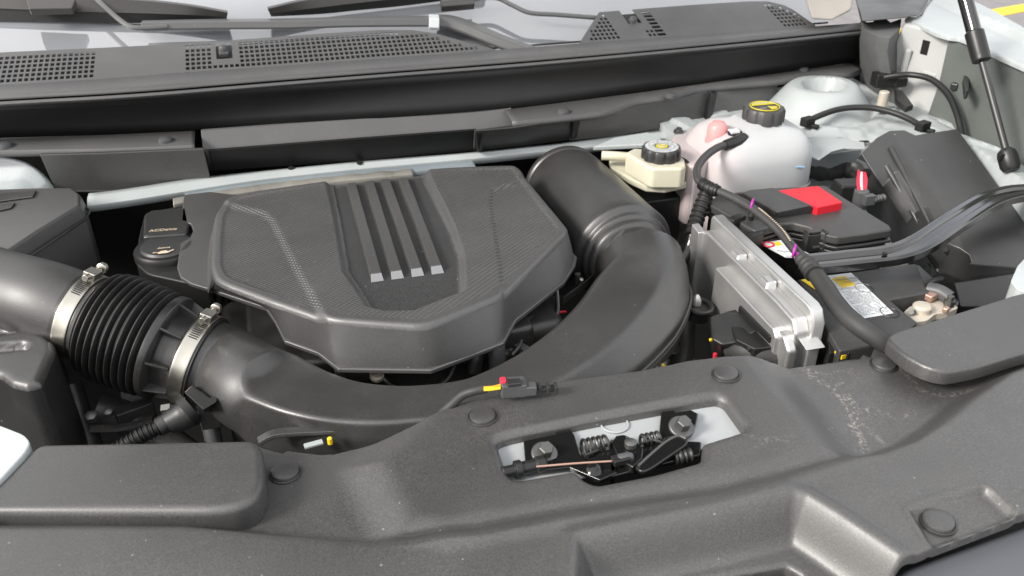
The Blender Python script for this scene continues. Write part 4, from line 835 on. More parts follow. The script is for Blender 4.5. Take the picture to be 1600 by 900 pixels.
# ================================================================== RIGHT SIDE: RESERVOIRS
br = thing('brake_fluid_reservoir', 'cream brake fluid reservoir with a black lobed cap', 'reservoir', (.6782, 1.3611, .95))
blk = [(.6173, 1.3887, 1.006), (.641, 1.4054, 1.006), (.7123, 1.3681, 1.006), (.7093, 1.3297, 1.006), (.6968, 1.2987, 1.006), (.6851, 1.2898, 1.006), (.6349, 1.3042, 1.006), (.6297, 1.3149, 1.006)]
obj('tank', loft([ins(blk, 0, 0, 0), ins(blk, 0, 0, -.040)]), 'cream', br, bevel=.005, seg=3)
flg = [(.6138, 1.4536, .966), (.6381, 1.4812, .966), (.6575, 1.4756, .966), (.699, 1.4707, .966), (.7495, 1.4317, .966), (.7512, 1.3741, .966), (.7392, 1.3392, .966), (.7168, 1.3147, .966), (.6642, 1.3058, .966), (.6332, 1.3207, .966), (.6178, 1.3585, .966), (.6031, 1.4167, .966)]
obj('base_flange', down(flg, .013), 'cream', br, bevel=.003, seg=3)
obj('filler_pipe', tube([(.6384, 1.4109, .985), (.6111, 1.4177, .988), (.5868, 1.428, .988)], .009, 14), 'cream', br)
cp = (.6699, 1.3475, 1.027)
capb = obj('cap', lathe([(.034, -.024), (.036, -.022), (.036, -.004), (.034, 0), (.0005, .0008)], cp, (0, 0, 1), 72, 9, .09, 0), 'box', br, smooth=40)
obj('cap_print', lathe([(.0305, .0004), (.0305, .0010), (.0135, .0012), (.0135, .0006), (.0305, .0004)], cp, (0, 0, 1), 48), 'ink', capb)
def ringtext(s, c, r, size, a0, a1, z):
    ms = []
    for k, ch in enumerate(s):
        if ch == ' ': continue
        a = a0+(a1-a0)*k/(len(s)-1)
        ms.append(text(ch, size, (c[0]+r*math.cos(R(a)), c[1]+r*math.sin(R(a)), z), a-90))
    return join(*ms)
obj('cap_lettering', join(ringtext('WARNING CLEAN FILLER CAP BEFORE REMOVING', cp, .0265, .0062, 200, -155, cp[2]+.0013), ringtext('USE ONLY DOT 4 BRAKE FLUID', cp, .0195, .006, 200, -150, cp[2]+.0014)), 'paper', capb)
obj('cap_symbol', lathe([(.011, .0006), (.011, .0016), (.0002, .0018)], cp, (0, 0, 1), 32), 'yellow', capb)
obj('cap_symbol_ring', torus((cp[0], cp[1], cp[2]+.0018), .0058, .0008, (0, 0, 1), 24, 6), 'ink', capb)
obj('strap', tube([(.7055, 1.3424, 1.004), (.712, 1.3264, 1.002), (.7183, 1.3234, .99), (.7219, 1.3313, .97)], .0025, 8), 'dark', br)
one('master_cylinder', join(box(off((.6656, 1.3192, .95), 0, .05, -.07), (.10, .08, .10)), tube([off((.6393, 1.3515, .9), 0, .04, 0), off((.6682, 1.3287, .9), 0, .03, 0)], .028, 20)), 'black', 'black brake master cylinder under the cream reservoir', 'master cylinder', bevel=.006)
one('warning_cap', lathe([(.007, 0), (.007, .012), (.005, .014)], (.6869, 1.3495, .9), (.8, -.5, .2), 16), 'redw', 'tiny red and white plug below the brake reservoir', 'plug')

ct = thing('coolant_reservoir', 'milky white coolant reservoir with a black cap marked in yellow', 'reservoir', (.9842, 1.5306, .85))
tc_ = A((.8595, 1.3407, .985)); 
def srect(cx, cy, hx, hy, z, n=4.2, k=60):
    o = []
    for a in np.linspace(0, 2*np.pi, k, endpoint=False):
        c_, s_ = math.cos(a), math.sin(a); o.append((cx+hx*np.sign(c_)*abs(c_)**(2/n), cy+hy*np.sign(s_)*abs(s_)**(2/n), z))
    return o
CX, CY = float(tc_[0]), float(tc_[1])+.03
obj('tank', loft([srect(CX, CY, .108, .088, .80), srect(CX, CY, .110, .09, .955), srect(CX, CY, .108, .09, .99), srect(CX+.003, CY, .102, .086, 1.012), srect(CX+.006, CY+.002, .090, .076, 1.030), srect(CX+.010, CY+.004, .074, .063, 1.040), srect(CX+.016, CY+.006, .045, .042, 1.044), srect(CX+.02, CY+.008, .038, .036, 1.05)]), 'tank', ct, smooth=60)
obj('seam', loft([srect(CX, CY, .1125, .0925, .945), srect(CX, CY, .1135, .0935, .942), srect(CX, CY, .1125, .0925, .939)], caps=False), 'tank', ct)
obj('shoulder', down(rnd([(.7112, 1.3979, 1), (.7451, 1.459, 1), (.7978, 1.4965, 1), (.848, 1.4977, 1), (.8364, 1.4218, 1), (.7588, 1.3245, 1), (.7087, 1.3011, 1)], .02), .12), 'tank', ct, bevel=.010, seg=3)
NP = (.7877, 1.3627, 1.05)
obj('nipple', loft([srect(NP[0], NP[1], .026, .024, 1.0, 2, 28), srect(NP[0], NP[1], .019, .019, 1.03, 2, 28), srect(NP[0], NP[1], .018, .018, 1.048, 2, 28), srect(NP[0], NP[1], .012, .012, 1.056, 2, 28), srect(NP[0], NP[1], .003, .003, 1.059, 2, 28)]), 'pink', ct, smooth=60)
cc = (.8866, 1.3733, 1.074)
capc = obj('cap', lathe([(.036, -.029), (.039, -.027), (.039, -.006), (.036, -.001), (.0005, 0)], cc, (0, 0, 1), 72, 8, .08, 0), 'lid', ct, smooth=40)
obj('cap_ring', torus((cc[0], cc[1], cc[2]+.0004), .027, .0011, (0, 0, 1), 48, 6), 'yellow', capc)
def arc_poly(r, a0, a1, z, k=14): return [(cc[0]+r*math.cos(R(a)), cc[1]+r*math.sin(R(a)), z) for a in np.linspace(a0, a1, k)]
obj('cap_symbol', join(ext(arc_poly(.0245, 12, 165, cc[2]+.0005), (0, 0, .0006)), ext([(cc[0]+x, cc[1]+y, cc[2]+.0005) for x, y in ((.004, -.003), (.021, -.009), (.014, -.020), (.002, -.022))], (0, 0, .0006))), 'yellow', capc)
obj('cap_marks', join(*[box((cc[0]-.012+.008*k, cc[1]+.014, cc[2]+.0013), (.004, .006, .0004), rz=20) for k in range(4)], text('!', .011, (cc[0]+.009, cc[1]-.013, cc[2]+.0013), 0), text('HOT', .007, (cc[0]-.010, cc[1]-.012, cc[2]+.0008), 0)), 'ink', capc)
obj('level_mark', box((CX+.062, CY-.0895, .985), (.018, .003, .002), ry=8), mat('blue line', (.3, .5, .75), .5), ct)
obj('neck_ring', lathe([(.041, -.045), (.041, -.036), (.037, -.034)], cc, (0, 0, 1), 40), 'milky', ct)
one('flange_bolt', lathe([(.010, 0), (.010, .003), (.006, .004), (.006, .009), (.0005, .010)], (.7649, 1.4718, 1), (0, -.2, 1), 18), 'bolt', 'small bolt on the flange left of the coolant reservoir', 'bolt')

# coolant hose with its quick connector
hs = thing('vent_hose', 'thin black hose arching from the coolant reservoir over the battery', 'hose', (.8004, 1.3252, 1.03))
obj('hose', tube([(.8001, 1.3131, 1.032), (.7646, 1.3068, 1.032), (.7266, 1.2835, 1.028), (.6934, 1.2503, 1.022), (.6787, 1.217, 1.016), (.6841, 1.1915, 1.012), (.699, 1.1549, 1.012), (.712, 1.1047, 1.012), (.7184, 1.0557, 1.008), (.722, 1.0189, 1.002), (.721, .9832, .996), (.7246, .9561, .99)], .0070, 16), 'lid', hs)
obj('connector', tube([(.8217, 1.3229, 1.036), (.8004, 1.3143, 1.034), (.7765, 1.31, 1.032)], [.0105, .0115, .0095], 18), 'black', hs)
obj('connector_head', lathe([(.014, -.02), (.015, -.004), (.017, 0), (.017, .006), (.013, .009), (.013, .016)], (.8095, 1.3395, 1.03), (0, -.2, 1), 20), 'black', hs, bevel=.001)
obj('connector_lock', box((.8071, 1.3369, 1.046), (.018, .014, .006)), 'paper', hs, bevel=.001)
obj('sleeve_joint', tube([(.6776, 1.2028, 1.015), (.6827, 1.1868, 1.013), (.6919, 1.1702, 1.012)], .0105, 16, 14, ridges=(.009, .07)), 'black', hs)
prn = []
hp_ = spline([(.7165, 1.0862, 1.0175), (.7188, 1.0584, 1.0155), (.7216, 1.0205, 1.01), (.7177, .9877, 1.005)], 9); ht2, hn2 = frames(hp_, (0, 0, 1))
for k in range(1, len(hp_)-1):
    c_ = hp_[k]; sd_ = np.cross(ht2[k], hn2[k])
    prn.append(ext([tuple(c_+ht2[k]*a*.0007+sd_*b*.0012) for a, b in ((-1, -1), (1, -1), (1, 1), (-1, 1))], (0, 0, .0008)))
obj('hose_print', join(*prn), 'beige', hs)
hb_ = thing('branch_hose', 'corrugated black hose dropping from the vent hose joint beside the aluminium module', 'hose', (.6513, 1.1606, .95))
obj('corrugated_part', tube([(.6861, 1.1937, 1.005), (.6718, 1.1817, .985), (.6555, 1.1655, .965), (.6398, 1.1443, .95)], .0125, 16, 18, ridges=(.010, .08)), 'black', hb_)
obj('smooth_part', tube([(.645, 1.1526, .95), (.6375, 1.1444, .93), (.6241, 1.1375, .915), (.6068, 1.1295, .9), (.5837, 1.1276, .89)], .0115, 16), 'gloss', hb_)
sl_ = thing('harness_sleeve', 'thick taped wiring sleeve crossing the battery label', 'wiring harness', (.7376, .8637, .95))
obj('sleeve', tube([(.7238, .9691, .992), (.7207, .9328, .988), (.7156, .8877, .982), (.708, .8412, .977), (.7118, .8046, .972), (.7284, .7803, .962), (.7465, .77, .95)], [.0075, .0115, .0128, .0128, .0130, .0130, .0125], 20), 'sleeve', sl_)
obj('tape_wrap', tube([(.717, .9589, .994), (.7183, .9398, .991), (.7158, .9185, .988)], [.0095, .0130, .0132], 14, 10, ridges=(.012, .06)), 'sleeve', sl_)
for nm, p, lb in (('hose_tie', (.7144, 1.1001, 1.016), 'magenta tie on the vent hose above the fuse box'), ('hose_tie', (.715, .9725, .998), 'magenta tie where the thin hose meets the taped sleeve'), ('hose_tie', (.6488, 1.1709, .955), 'magenta tie on the dark hose beside the duct')):
    one(nm, join(torus(p, .0085, .0022, (.75, -.6, -.05), 20, 8), box(off(p, .002, -.007, -.006), (.006, .005, .012))), 'magenta', lb, 'tie', 'magenta hose ties', bevel=.0005)
one('hose_standoff', join(lathe([(.003, 0), (.006, -.012), (.004, -.016), (.004, -.026), (.014, -.030), (.014, -.033)], off((.7179, 1.1019, 1.008), 0, 0, 0), (0, 0, 1), 18)), 'black', 'black stand-off clip holding the vent hose on the fuse box', 'clip')

# ================================================================== FUSE BOX, ECU, BATTERY
fz = thing('fuse_box', 'grey lidded fuse box with a red flap behind the battery', 'fuse box', (.929, 1.1989, .88))
lid = [(.6871, 1.1891, .988), (.7138, 1.2059, .988), (.7552, 1.2079, .988), (.8189, 1.2065, .988), (.9142, 1.1906, .988), (.9156, 1.1181, .988), (.9189, 1.0705, .988), (.9215, 1.0231, .988), (.9157, 1.0105, .988), (.8652, 1.0088, .988), (.8183, 1.0108, .988), (.8088, 1.0204, .988), (.7937, 1.0574, .988), (.7785, 1.0738, .988), (.7514, 1.0768, .988), (.7256, 1.0699, .988), (.7054, 1.0663, .988), (.6997, 1.0844, .988), (.6936, 1.1277, .988), (.6822, 1.1773, .988)]
obj('lid', down(lid, .016), 'lid', fz, bevel=.004, seg=3)
c_ = A(lid).mean(0)
lip_ = [tuple(A(p)+(A(p)-c_)*A((.015, .02, 0))+A((0, 0, -.018))) for p in lid]
obj('lip', down(lip_, .006), 'box', fz, bevel=.002)
obj('base', down([tuple(A(p)+(A(p)-c_)*A((-.02, -.02, 0))+A((0, 0, -.026))) for p in lid], .08), 'black', fz, bevel=.004)
obj('lid_step', prism([(.738, 1.1702, 1.004), (.7557, 1.176, 1.004), (.7968, 1.1738, 1.004), (.7992, 1.1635, 1.004), (.8202, 1.0965, 1.004), (.7528, 1.0858, 1.004)], [(.7428, 1.205, .986), (.7728, 1.2103, .986), (.8234, 1.2071, .986), (.8276, 1.1974, .986), (.8481, 1.0952, .986), (.761, 1.1002, .986)]), 'lid', fz, bevel=.003, seg=3)
obj('red_flap', down([(.805, 1.1665, 1.002), (.8791, 1.1647, 1.002), (.8801, 1.1285, 1.002), (.8801, 1.0941, 1.002), (.8294, 1.0882, 1.002), (.8243, 1.1024, 1.002), (.8096, 1.1092, 1.002), (.8115, 1.1217, 1.002), (.8037, 1.1344, 1.002), (.8066, 1.147, 1.002)], .015), 'red', fz, bevel=.0015)
lt = obj('latch', join(box(off((.796, 1.0446, .97), 0, -.006, -.002), (.026, .010, .030), rz=-3), box(off((.7811, 1.0474, .973), 0, -.008, -.002), (.004, .014, .040), rz=-3), box(off((.8084, 1.0396, .973), 0, -.008, -.002), (.004, .014, .040), rz=-3), box(off((.7945, 1.0469, .985), 0, -.006, .001), (.030, .012, .005), rz=-3)), 'box', fz, bevel=.0015)
obj('latch_tab', box(off((.7986, 1.0461, .962), 0, -.013, 0), (.012, .004, .003), rz=-3), 'grey', lt)
obj('side_bracket', join(down([(.6886, 1.0963, .985), (.6949, 1.0709, .985), (.7291, 1.0751, .985), (.7178, 1.0596, .985), (.6816, 1.0472, .985), (.6774, 1.0759, .985)], .03), box((.6943, 1.1068, .985), (.03, .014, .02), rz=20)), 'black', fz, bevel=.0015)

eu = thing('control_module', 'cast aluminium control module case standing on edge beside the battery', 'control module', (.655, .98, .74))
y0_, y1_ = (.6669, .834, .97)[1], (.6547, 1.1197, .99)[1]
def yz(pts, x0, x1): return prism([(x0, a, b) for a, b in pts], [(x1, a, b) for a, b in pts])
ya, yb = y0_-.004, y1_+.012
obj('back_plate', yz([(ya, .74), (ya, .965), (ya+.010, .982), (ya+.022, .986), (yb-.004, .992), (yb, .985), (yb, .74)], .662, .682), 'alu', eu, bevel=.004, seg=3)
obj('front_case', yz([(ya+.004, .74), (ya+.004, .950), (ya+.016, .968), (ya+.06, .972), (yb-.03, .978), (yb-.012, .970), (yb-.012, .74)], .640, .664), 'alu', eu, bevel=.005, seg=3)
obj('front_step', yz([(ya+.020, .80), (ya+.020, .938), (ya+.03, .948), (yb-.10, .954), (yb-.098, .80)], .622, .642), 'alu', eu, bevel=.004, seg=3)
obj('rail', yz([(yb-.02, .74), (yb-.02, .972), (yb+.006, .976), (yb+.006, .74)], .632, .645), 'alu', eu, bevel=.002)
for yy in (ya+.09, ya+.175): obj('boss', prism([(.642, yy, .970), (.660, yy, .970), (.660, yy+.03, .972), (.642, yy+.03, .972)], [(.646, yy+.005, .981), (.662, yy+.005, .981), (.662, yy+.025, .982), (.646, yy+.025, .982)]), 'alu', eu, bevel=.003, seg=3)
obj('mount_tab', prism([(.6469, .8432, .945), (.6728, .8276, .945), (.6749, .8119, .938), (.6457, .8124, .938)], [(.6528, .8509, .939), (.6789, .8351, .939), (.681, .8193, .932), (.6515, .8198, .932)]), 'alu', eu, bevel=.0015)
obj('corner_leg', yz([(ya-.004, .72), (ya-.004, .93), (ya+.012, .945), (ya+.03, .945), (ya+.03, .72)], .628, .644), 'alu', eu, bevel=.005, seg=3)
mc = thing('module_plug', 'large black multi-pin plug with a cable on the aluminium control module', 'plug', (.6352, .9625, .85))
obj('shell', prism([(.5731, .9451, .925), (.6015, .9497, .925), (.636, .9306, .925), (.6309, .8964, .925), (.5841, .8863, .915), (.5652, .891, .91), (.5557, .9029, .915)], [(.6107, 1.006, .86), (.6475, 1.0187, .86), (.6847, .9982, .86), (.6776, .9624, .86), (.6184, .9318, .85), (.5952, .9282, .85), (.5864, .948, .85)]), 'box', mc, bevel=.004, seg=3)
obj('lever_bar', down([(.6174, .9451, .935), (.6319, .9522, .935), (.6406, .8692, .935), (.6328, .8596, .935), (.6192, .8602, .935)], .012), 'black', mc, bevel=.002)
obj('connector_face', down([(.6033, .9576, .92), (.6351, .9615, .92), (.6514, .8777, .92), (.6359, .8554, .92), (.5976, .8582, .92), (.5838, .887, .92)], .05), 'black', mc, bevel=.002)
obj('plug_ledge', join(down([(.5942, .8871, .918), (.6402, .8875, .918), (.6403, .8655, .918), (.5908, .8632, .918)], .006), down([(.6018, .8835, .908), (.6576, .8844, .908), (.6464, .8607, .908), (.5994, .8579, .908)], .006)), 'box', mc, bevel=.001)
obj('cable_cover', tube([(.5884, .9063, .89), (.5996, .8829, .9), (.6193, .8641, .9), (.6548, .8524, .89)], [.014, .018, .017, .015], 16), 'sleeve', mc)
obj('red_lead', box((.5706, .9136, .875), (.005, .005, .012)), 'redw', mc, bevel=.001)
obj('yellow_lead', box((.5613, .9151, .905), (.005, .004, .004)), 'sticker_y', mc, bevel=.001)

ba = thing('battery', 'black car battery with a printed white and yellow warning label', 'battery', (1.0382, 1.1557, .75))
btp = [(.7328, .9762, .945), (.7914, .9737, .945), (.881, .9711, .945), (.9405, .969, .945), (.8986, .8869, .945), (.8301, .8856, .945), (.8277, .8551, .945), (.8285, .8231, .945), (.7724, .7892, .945), (.6814, .7916, .945)]
obj('case_top', down(btp, .03), 'lid', ba, bevel=.003, seg=2)
obj('case', down([(.7593, 1.0205, .914), (.9876, 1.0119, .914), (.9694, .8949, .914), (.8579, .8008, .914), (.7064, .8182, .914)], .19), 'box', ba, bevel=.004)
lbp = [(.7782, .9712, .9462), (.8218, .969, .9462), (.8094, .8511, .9462), (.7563, .8505, .9462)]
lab = obj('label', down(lbp, .0006), 'paper', ba)
hd = [(.7826, .961, .9466), (.806, .9625, .9466), (.8055, .9343, .9466), (.7816, .9333, .9466)]
obj('label_header', down(hd, .0004), 'sticker_y', lab)
lrng = random.Random(3); lines_ = []
bl_ = [A(p) for p in lbp]
def lp_(u, v): return tuple((bl_[0]*(1-u)+bl_[1]*u)*(1-v)+(bl_[3]*(1-u)+bl_[2]*u)*v+A((0, 0, .0006)))
for k in range(22):
    v = .33+k*.029; u = .06
    while u < .9:
        wd = lrng.uniform(.03, .16); 
        if lrng.random() < .86: lines_.append(([lp_(u, v), lp_(min(.94, u+wd), v), lp_(min(.94, u+wd), v+.013), lp_(u, v+.013)], [[0, 1, 2, 3]]))
        u += wd+.03
obj('label_text', join(*lines_), 'ink', lab)
obj('header_text', join(text('WARNING', .0075, off(lp_(.62, .15), 0, 0, .001), -4), text('POISON', .006, off(lp_(.64, .22), 0, 0, .001), -4)), 'ink', lab)
obj('side_sticker', down([(.7356, .9706, .9465), (.752, .972, .9465), (.741, .9296, .9465)], .0006), 'sticker_y', ba)
sb = down([(.7439, 1.0975, .9465), (.7689, 1.0999, .9465), (.7942, 1.0236, .9465), (.7545, 1.0262, .9465)], .0006)
ist = one('info_sticker', down([(.7231, 1.0701, .962), (.7574, 1.0695, .962), (.7782, 1.0072, .962), (.7372, 1.0211, .962)], .004), 'paper', 'white sticker with red and yellow print between hose and fuse box', 'sticker')
obj('warning_mark', torus((.7299, 1.0602, .9625), .008, .0014, (0, 0, 1), 20, 6), 'redw', ist)
obj('yellow_mark', down([(.7409, 1.0634, .9628), (.7501, 1.0653, .9628), (.7501, 1.0538, .9628), (.74, 1.0522, .9628)], .0005), 'sticker_y', ist)
obj('print_lines', join(*[box(off((.7498, 1.0344, .9624), .012*k-.012, -.006*k), (.014, .003, .0006), rz=-40) for k in range(3)]), 'ink', ist)
obj('vent_cap', torus((.8061, .855, .9455), .013, .0012, (0, 0, 1), 28, 6), 'box', ba)
obj('filler_ring', torus((.813, .9242, .9455), .013, .001, (0, 0, 1), 28, 6), 'box', ba)
obj('tray', join(prism([(.7095, .9714, .93), (.7288, .9759, .93), (.7213, .8227, .92), (.6966, .8206, .91)], [(.7731, 1.0584, .87), (.794, 1.0633, .87), (.7849, .8953, .86), (.7572, .8919, .85)]), down([(.693, .8324, .935), (.7087, .8345, .935), (.6902, .8041, .935), (.675, .8022, .935)], .05), down([(.7218, .9641, .94), (.7354, .9682, .94), (.7092, .7959, .94), (.6946, .7891, .94)], .03)), 'black', ba, bevel=.002)
obj('hold_down', join(tube([(.6989, .9336, .95), (.6997, .9242, .965), (.71, .9206, .96), (.7026, .9174, .95)], .0022, 8), tube([(.713, 1.0854, .95), (.7154, 1.0755, .965), (.7262, 1.0709, .96), (.7169, 1.0659, .95)], .0022, 8)), 'box', ba)
tm_ = thing('battery_terminal', 'tarnished metal battery terminal clamp with cable end', 'terminal clamp', (.8997, .8927, .91))
obj('clamp', join(down(rnd([(.8461, .8711, .93), (.8657, .8822, .93), (.8856, .8821, .93), (.9078, .8929, .93), (.9295, .8944, .93), (.9314, .8746, .93), (.9322, .8593, .93), (.9078, .8515, .93), (.8875, .8537, .93), (.865, .8422, .93), (.8457, .8424, .93), (.8401, .8547, .93)], .004), .012), lathe([(.014, -.004), (.014, .007), (.011, .010), (.0005, .011)], (.8723, .8656, .931), (0, 0, 1), 28)), 'brass', tm_, bevel=.0015)
obj('fuse_link', join(box((.9034, .8861, .938), (.020, .012, .010), rz=20), box((.9037, .8534, .934), (.010, .008, .008), rz=30)), 'copper', tm_, bevel=.002)
obj('terminal_nut', lathe([(.008, 0), (.008, .009), (.005, .009), (.005, .016), (.0005, .017)], (.9187, .8654, .932), (0, 0, 1), 6), 'bolt', tm_)
obj('clamp_bolt', lathe([(.006, 0), (.006, .012), (.004, .012), (.004, .02)], (.8583, .8691, .928), (-.5, -.5, .4), 6), 'bolt', tm_)
obj('cable_boot', tube([(.91, .9021, .94), (.9187, .8883, .942), (.9261, .8739, .938)], .011, 14), 'grey', tm_)
obj('cable', tube([(.9076, .9038, .945), (.9232, .9133, .945), (.9641, .9369, .93)], .005, 10), 'black', tm_)
ltg = one('loose_tags', join(box((.6955, .7993, .932), (.024, .011, .004), rz=10), box((.7235, .8007, .932), (.03, .014, .006), rz=10)), 'grey', 'pale tags lying in the gap in front of the battery', 'tag', bevel=.001)
obj('tag_band', box((.6889, .7973, .9335), (.008, .0135, .006), rz=10), 'sticker_y', ltg)

# brace over the battery
bz = thing('cross_brace', 'black glossy ridged steel brace running over the battery', 'brace', (.9646, .985, .98))
bpth = spline([(.7298, .956, .985), (.7935, .9425, .99), (.8516, .9269, .998), (.9067, .9353, 1.004), (.9963, .9758, 1.008), (1.0942, 1.0197, 1.01), (1.159, 1.0352, 1.01), (1.213, 1.0305, 1.01), (1.3009, 1.0189, 1.01)], 8)
prof_ = [(-.021, -.010), (-.021, .002), (-.017, .005), (-.009, .005), (-.005, -.001), (.005, -.001), (.009, .005), (.017, .005), (.021, .002), (.021, -.010)]
t_, n2 = frames(bpth, (0, 0, 1))
obj('channel', loft([[tuple(bpth[i]+np.cross(t_[i], n2[i])*a+n2[i]*b) for a, b in prof_] for i in range(len(bpth))]), 'brace', bz, bevel=.0012, smooth=30)
obj('pin', lathe([(.004, 0), (.004, .004), (.0005, .005)], (.8305, .9191, 1.002), (0, 0, 1), 12), 'black', bz)

# black relay / air box on the right
bx = thing('washer_filler_box', 'big slanted black plastic box with ridges beside the white inner fender', 'plastic box', (1.3329, 1.3597, .85))
bk = [(1.0657, 1.2889, .9), (1.0438, 1.2752, 1), (1.0899, 1.299, 1.018), (1.1178, 1.3021, 1.028), (1.1469, 1.2974, 1.028), (1.1606, 1.2817, 1.022), (1.266, 1.2932, 1.02)]+[off((1.266, 1.2932, 1.02), .01, .01, -.2)]
ft = [(1.1105, 1.1204, .8), (1.0978, 1.1121, .86), (1.0771, 1.0774, .9), (1.0743, 1.0548, .918), (1.0778, 1.0264, .922), (1.0803, 1.006, .92), (1.2043, .9568, .915)]+[off((1.2043, .9568, .915), .01, 0, -.15)]
def mixr(a, b, t): return [tuple(A(p)*(1-t)+A(q)*t) for p, q in zip(a, b)]
m1 = mixr(bk, ft, .33)
obj('box', loft([[off(p, 0, .012, -.02) for p in bk], bk, m1, mixr(bk, ft, .7), ft, [off(p, 0, -.012, -.012) for p in ft], [off(p, 0, -.014, -.05) for p in ft]]), 'slant', bx, bevel=.007, seg=4, smooth=50)
def side_pt(u, t): return tuple((A(bk[1])*(1-u)+A(bk[3])*u)*(1-t)+(A(ft[1])*(1-u)+A(ft[3])*u)*t)
for u, t0, t1 in ((.80, .12, .95), (.42, .22, .95)):
    obj('ridge', tube([side_pt(u, t) for t in np.linspace(t0, t1, 6)], .0050, 10), 'slant', bx)
obj('front_latch', join(box((1.1473, 1.0159, .9), (.05, .02, .02), rz=-20), box((1.1549, 1.0063, .91), (.03, .015, .02), rz=-20)), 'black', bx, bevel=.003)
obj('foot', join(tube([(1.1221, 1.0559, .86), (1.1387, 1.0439, .86), (1.1955, 1.0468, .86)], .014, 14), box((1.1382, 1.0765, .82), (.10, .03, .06), rz=-15)), 'box', bx, bevel=.003)
obj('lower_ridge', join(tube([(1.0462, 1.0617, .9), (1.0742, 1.0629, .87), (1.0775, 1.0568, .86)], .005, 10), tube([(1.0705, 1.0473, .91), (1.0992, 1.044, .88), (1.1208, 1.0423, .87)], .005, 10)), 'box', bx)

# cables in the right rear corner
c1_ = thing('release_cable', 'black cable looping down in front of the white hinge bracket', 'cable', (1.3625, 1.489, 1.05))
obj('cable', tube([(1.2714, 1.5467, 1.045), (1.293, 1.5252, 1.055), (1.3168, 1.5058, 1.06), (1.3343, 1.4676, 1.06), (1.3373, 1.4174, 1.045), (1.3247, 1.365, 1.02), (1.3117, 1.3239, .99), (1.2885, 1.2837, .97)], .0065, 12), 'black', c1_)
obj('end_fitting', join(box((1.2864, 1.5499, 1.04), (.05, .03, .03), rz=-10), box((1.3168, 1.539, 1.035), (.03, .02, .02)), down([(1.284, 1.5088, 1.03), (1.2997, 1.5042, 1.03), (1.2565, 1.4115, 1.03), (1.231, 1.4022, 1.03), (1.2425, 1.4494, 1.03)], .012)), 'black', c1_, bevel=.003)
c2_ = thing('release_cable', 'black cable arching in front of the strut tower with a clip at each end', 'cable', (1.1667, 1.4654, 1.01))
obj('cable', tube([(1.0383, 1.4548, 1), (1.077, 1.4563, 1.012), (1.1155, 1.4599, 1.018), (1.1464, 1.4512, 1.022), (1.1775, 1.4319, 1.024), (1.2016, 1.4025, 1.022), (1.2159, 1.3705, 1.018), (1.2233, 1.3284, 1.012)], .0062, 12), 'black', c2_)
for p in ((1.0402, 1.4494, 1.003), (1.2178, 1.3306, 1.017)):
    obj('end_clip', join(box(p, (.026, .018, .018), rz=15), box(off(p, .008, -.004, -.008), (.012, .03, .008), rz=30)), 'dark', c2_, bevel=.002)
one('weld_stud', lathe([(.016, -.03), (.016, -.024), (.0105, -.024), (.0105, .008), (.009, .010), (.0005, .010)], (1.2234, 1.465, 1.035), (0, 0, 1), 18), mat('zinc stud', (.55, .5, .42), .5, metal=.4), 'beige threaded stud beside the white hinge bracket', 'stud', bevel=.0006)
one('hose_wrap', tube([(.9945, 1.365, .9336), (1.0356, 1.365, .9234), (1.0587, 1.36, .9227), (1.0784, 1.355, .9307), (1.0886, 1.34, .9301), (1.0935, 1.32, .9241)], [.013, .014, .012, .016, .013, .010], 12, 8, ridges=(.03, .06)), 'tape', 'fabric wrapped harness between coolant reservoir and black box', 'wiring harness')
rw = thing('red_lead_connector', 'grey connector with red and white leads behind the fuse box', 'connector', (.9985, 1.1943, .95))
obj('housing', lathe([(.012, -.035), (.013, 0), (.010, .002)], (.9653, 1.1573, .985), (0, 0, 1), 16), 'grey', rw, bevel=.001)
for dx, m_ in ((-.004, 'redw'), (.004, 'redw'), (0, 'paper'), (.007, 'redw')):
    obj('lead', tube([off((.9642, 1.1576, .985), dx, 0, 0), off((.9751, 1.1757, .993), dx*1.4, .002, .002), off((.9888, 1.1947, 1.003), dx*.6, .006, .004)], .003, 8), m_, rw)
obj('collar', tube([(.9892, 1.2202, 1.005), (.9938, 1.2055, 1.003), (.99, 1.1898, 1)], [.012, .013, .012], 14), 'box', rw)
obj('side_clip', join(box((.9685, 1.1404, .975), (.02, .012, .018)), tube([(.9738, 1.1389, .975), (1.0018, 1.1419, .975)], .006, 10, 10, ridges=(.005, .2))), 'grey', rw, bevel=.001)
one('relay_block', join(box((.9931, 1.225, .95), (.05, .04, .04), rz=-10), box((.9873, 1.235, .94), (.03, .04, .03), rz=-10)), 'black', 'black relay block tucked behind the red flap', 'relay block', bevel=.004)

one('splash_shield', prism([(1.0477, .9901, .88), (1.1435, .9617, .9), (1.2144, .9413, .9), (1.1818, .9053, .86), (1.0316, .9485, .86)], [(1.0622, 1.0039, .87), (1.1598, .9754, .89), (1.2318, .9547, .89), (1.1978, .9176, .85), (1.0455, .9613, .85)]), 'box', 'dark grey splash shield between black box and right cover pad', 'splash shield', bevel=.003)
# hinge bracket, fender, strut
hg = thing('hinge_bracket', 'white folded steel hinge bracket with a square hole', 'bracket', (1.3871, 1.5393, .99))
ht_ = [(1.3431, 1.5994, 1.145), (1.3562, 1.5376, 1.145), (1.3699, 1.4785, 1.145), (1.4594, 1.6023, 1.145), (1.4458, 1.6694, 1.145)]
def z0p(p, dz): return off(p, 0, 0, dz)
obj('plate', loft([ht_, [tuple(A(p)+A((-.02 if k == 0 else 0, 0, -.085))) for k, p in enumerate(ht_)], [tuple(A(p)+A((-.012 if k == 0 else 0, 0, -.17))) for k, p in enumerate(ht_)]]), 'hinge', hg, bevel=.006, seg=3)
fa, fb_ = A(ht_[1]), A(ht_[2]); ed = (fb_-fa)/np.linalg.norm(fb_-fa); nrm = np.cross(ed, (0, 0, 1))
def onp(u, v, h): return tuple(fa+ed*u+A((0, 0, v))+nrm*h)
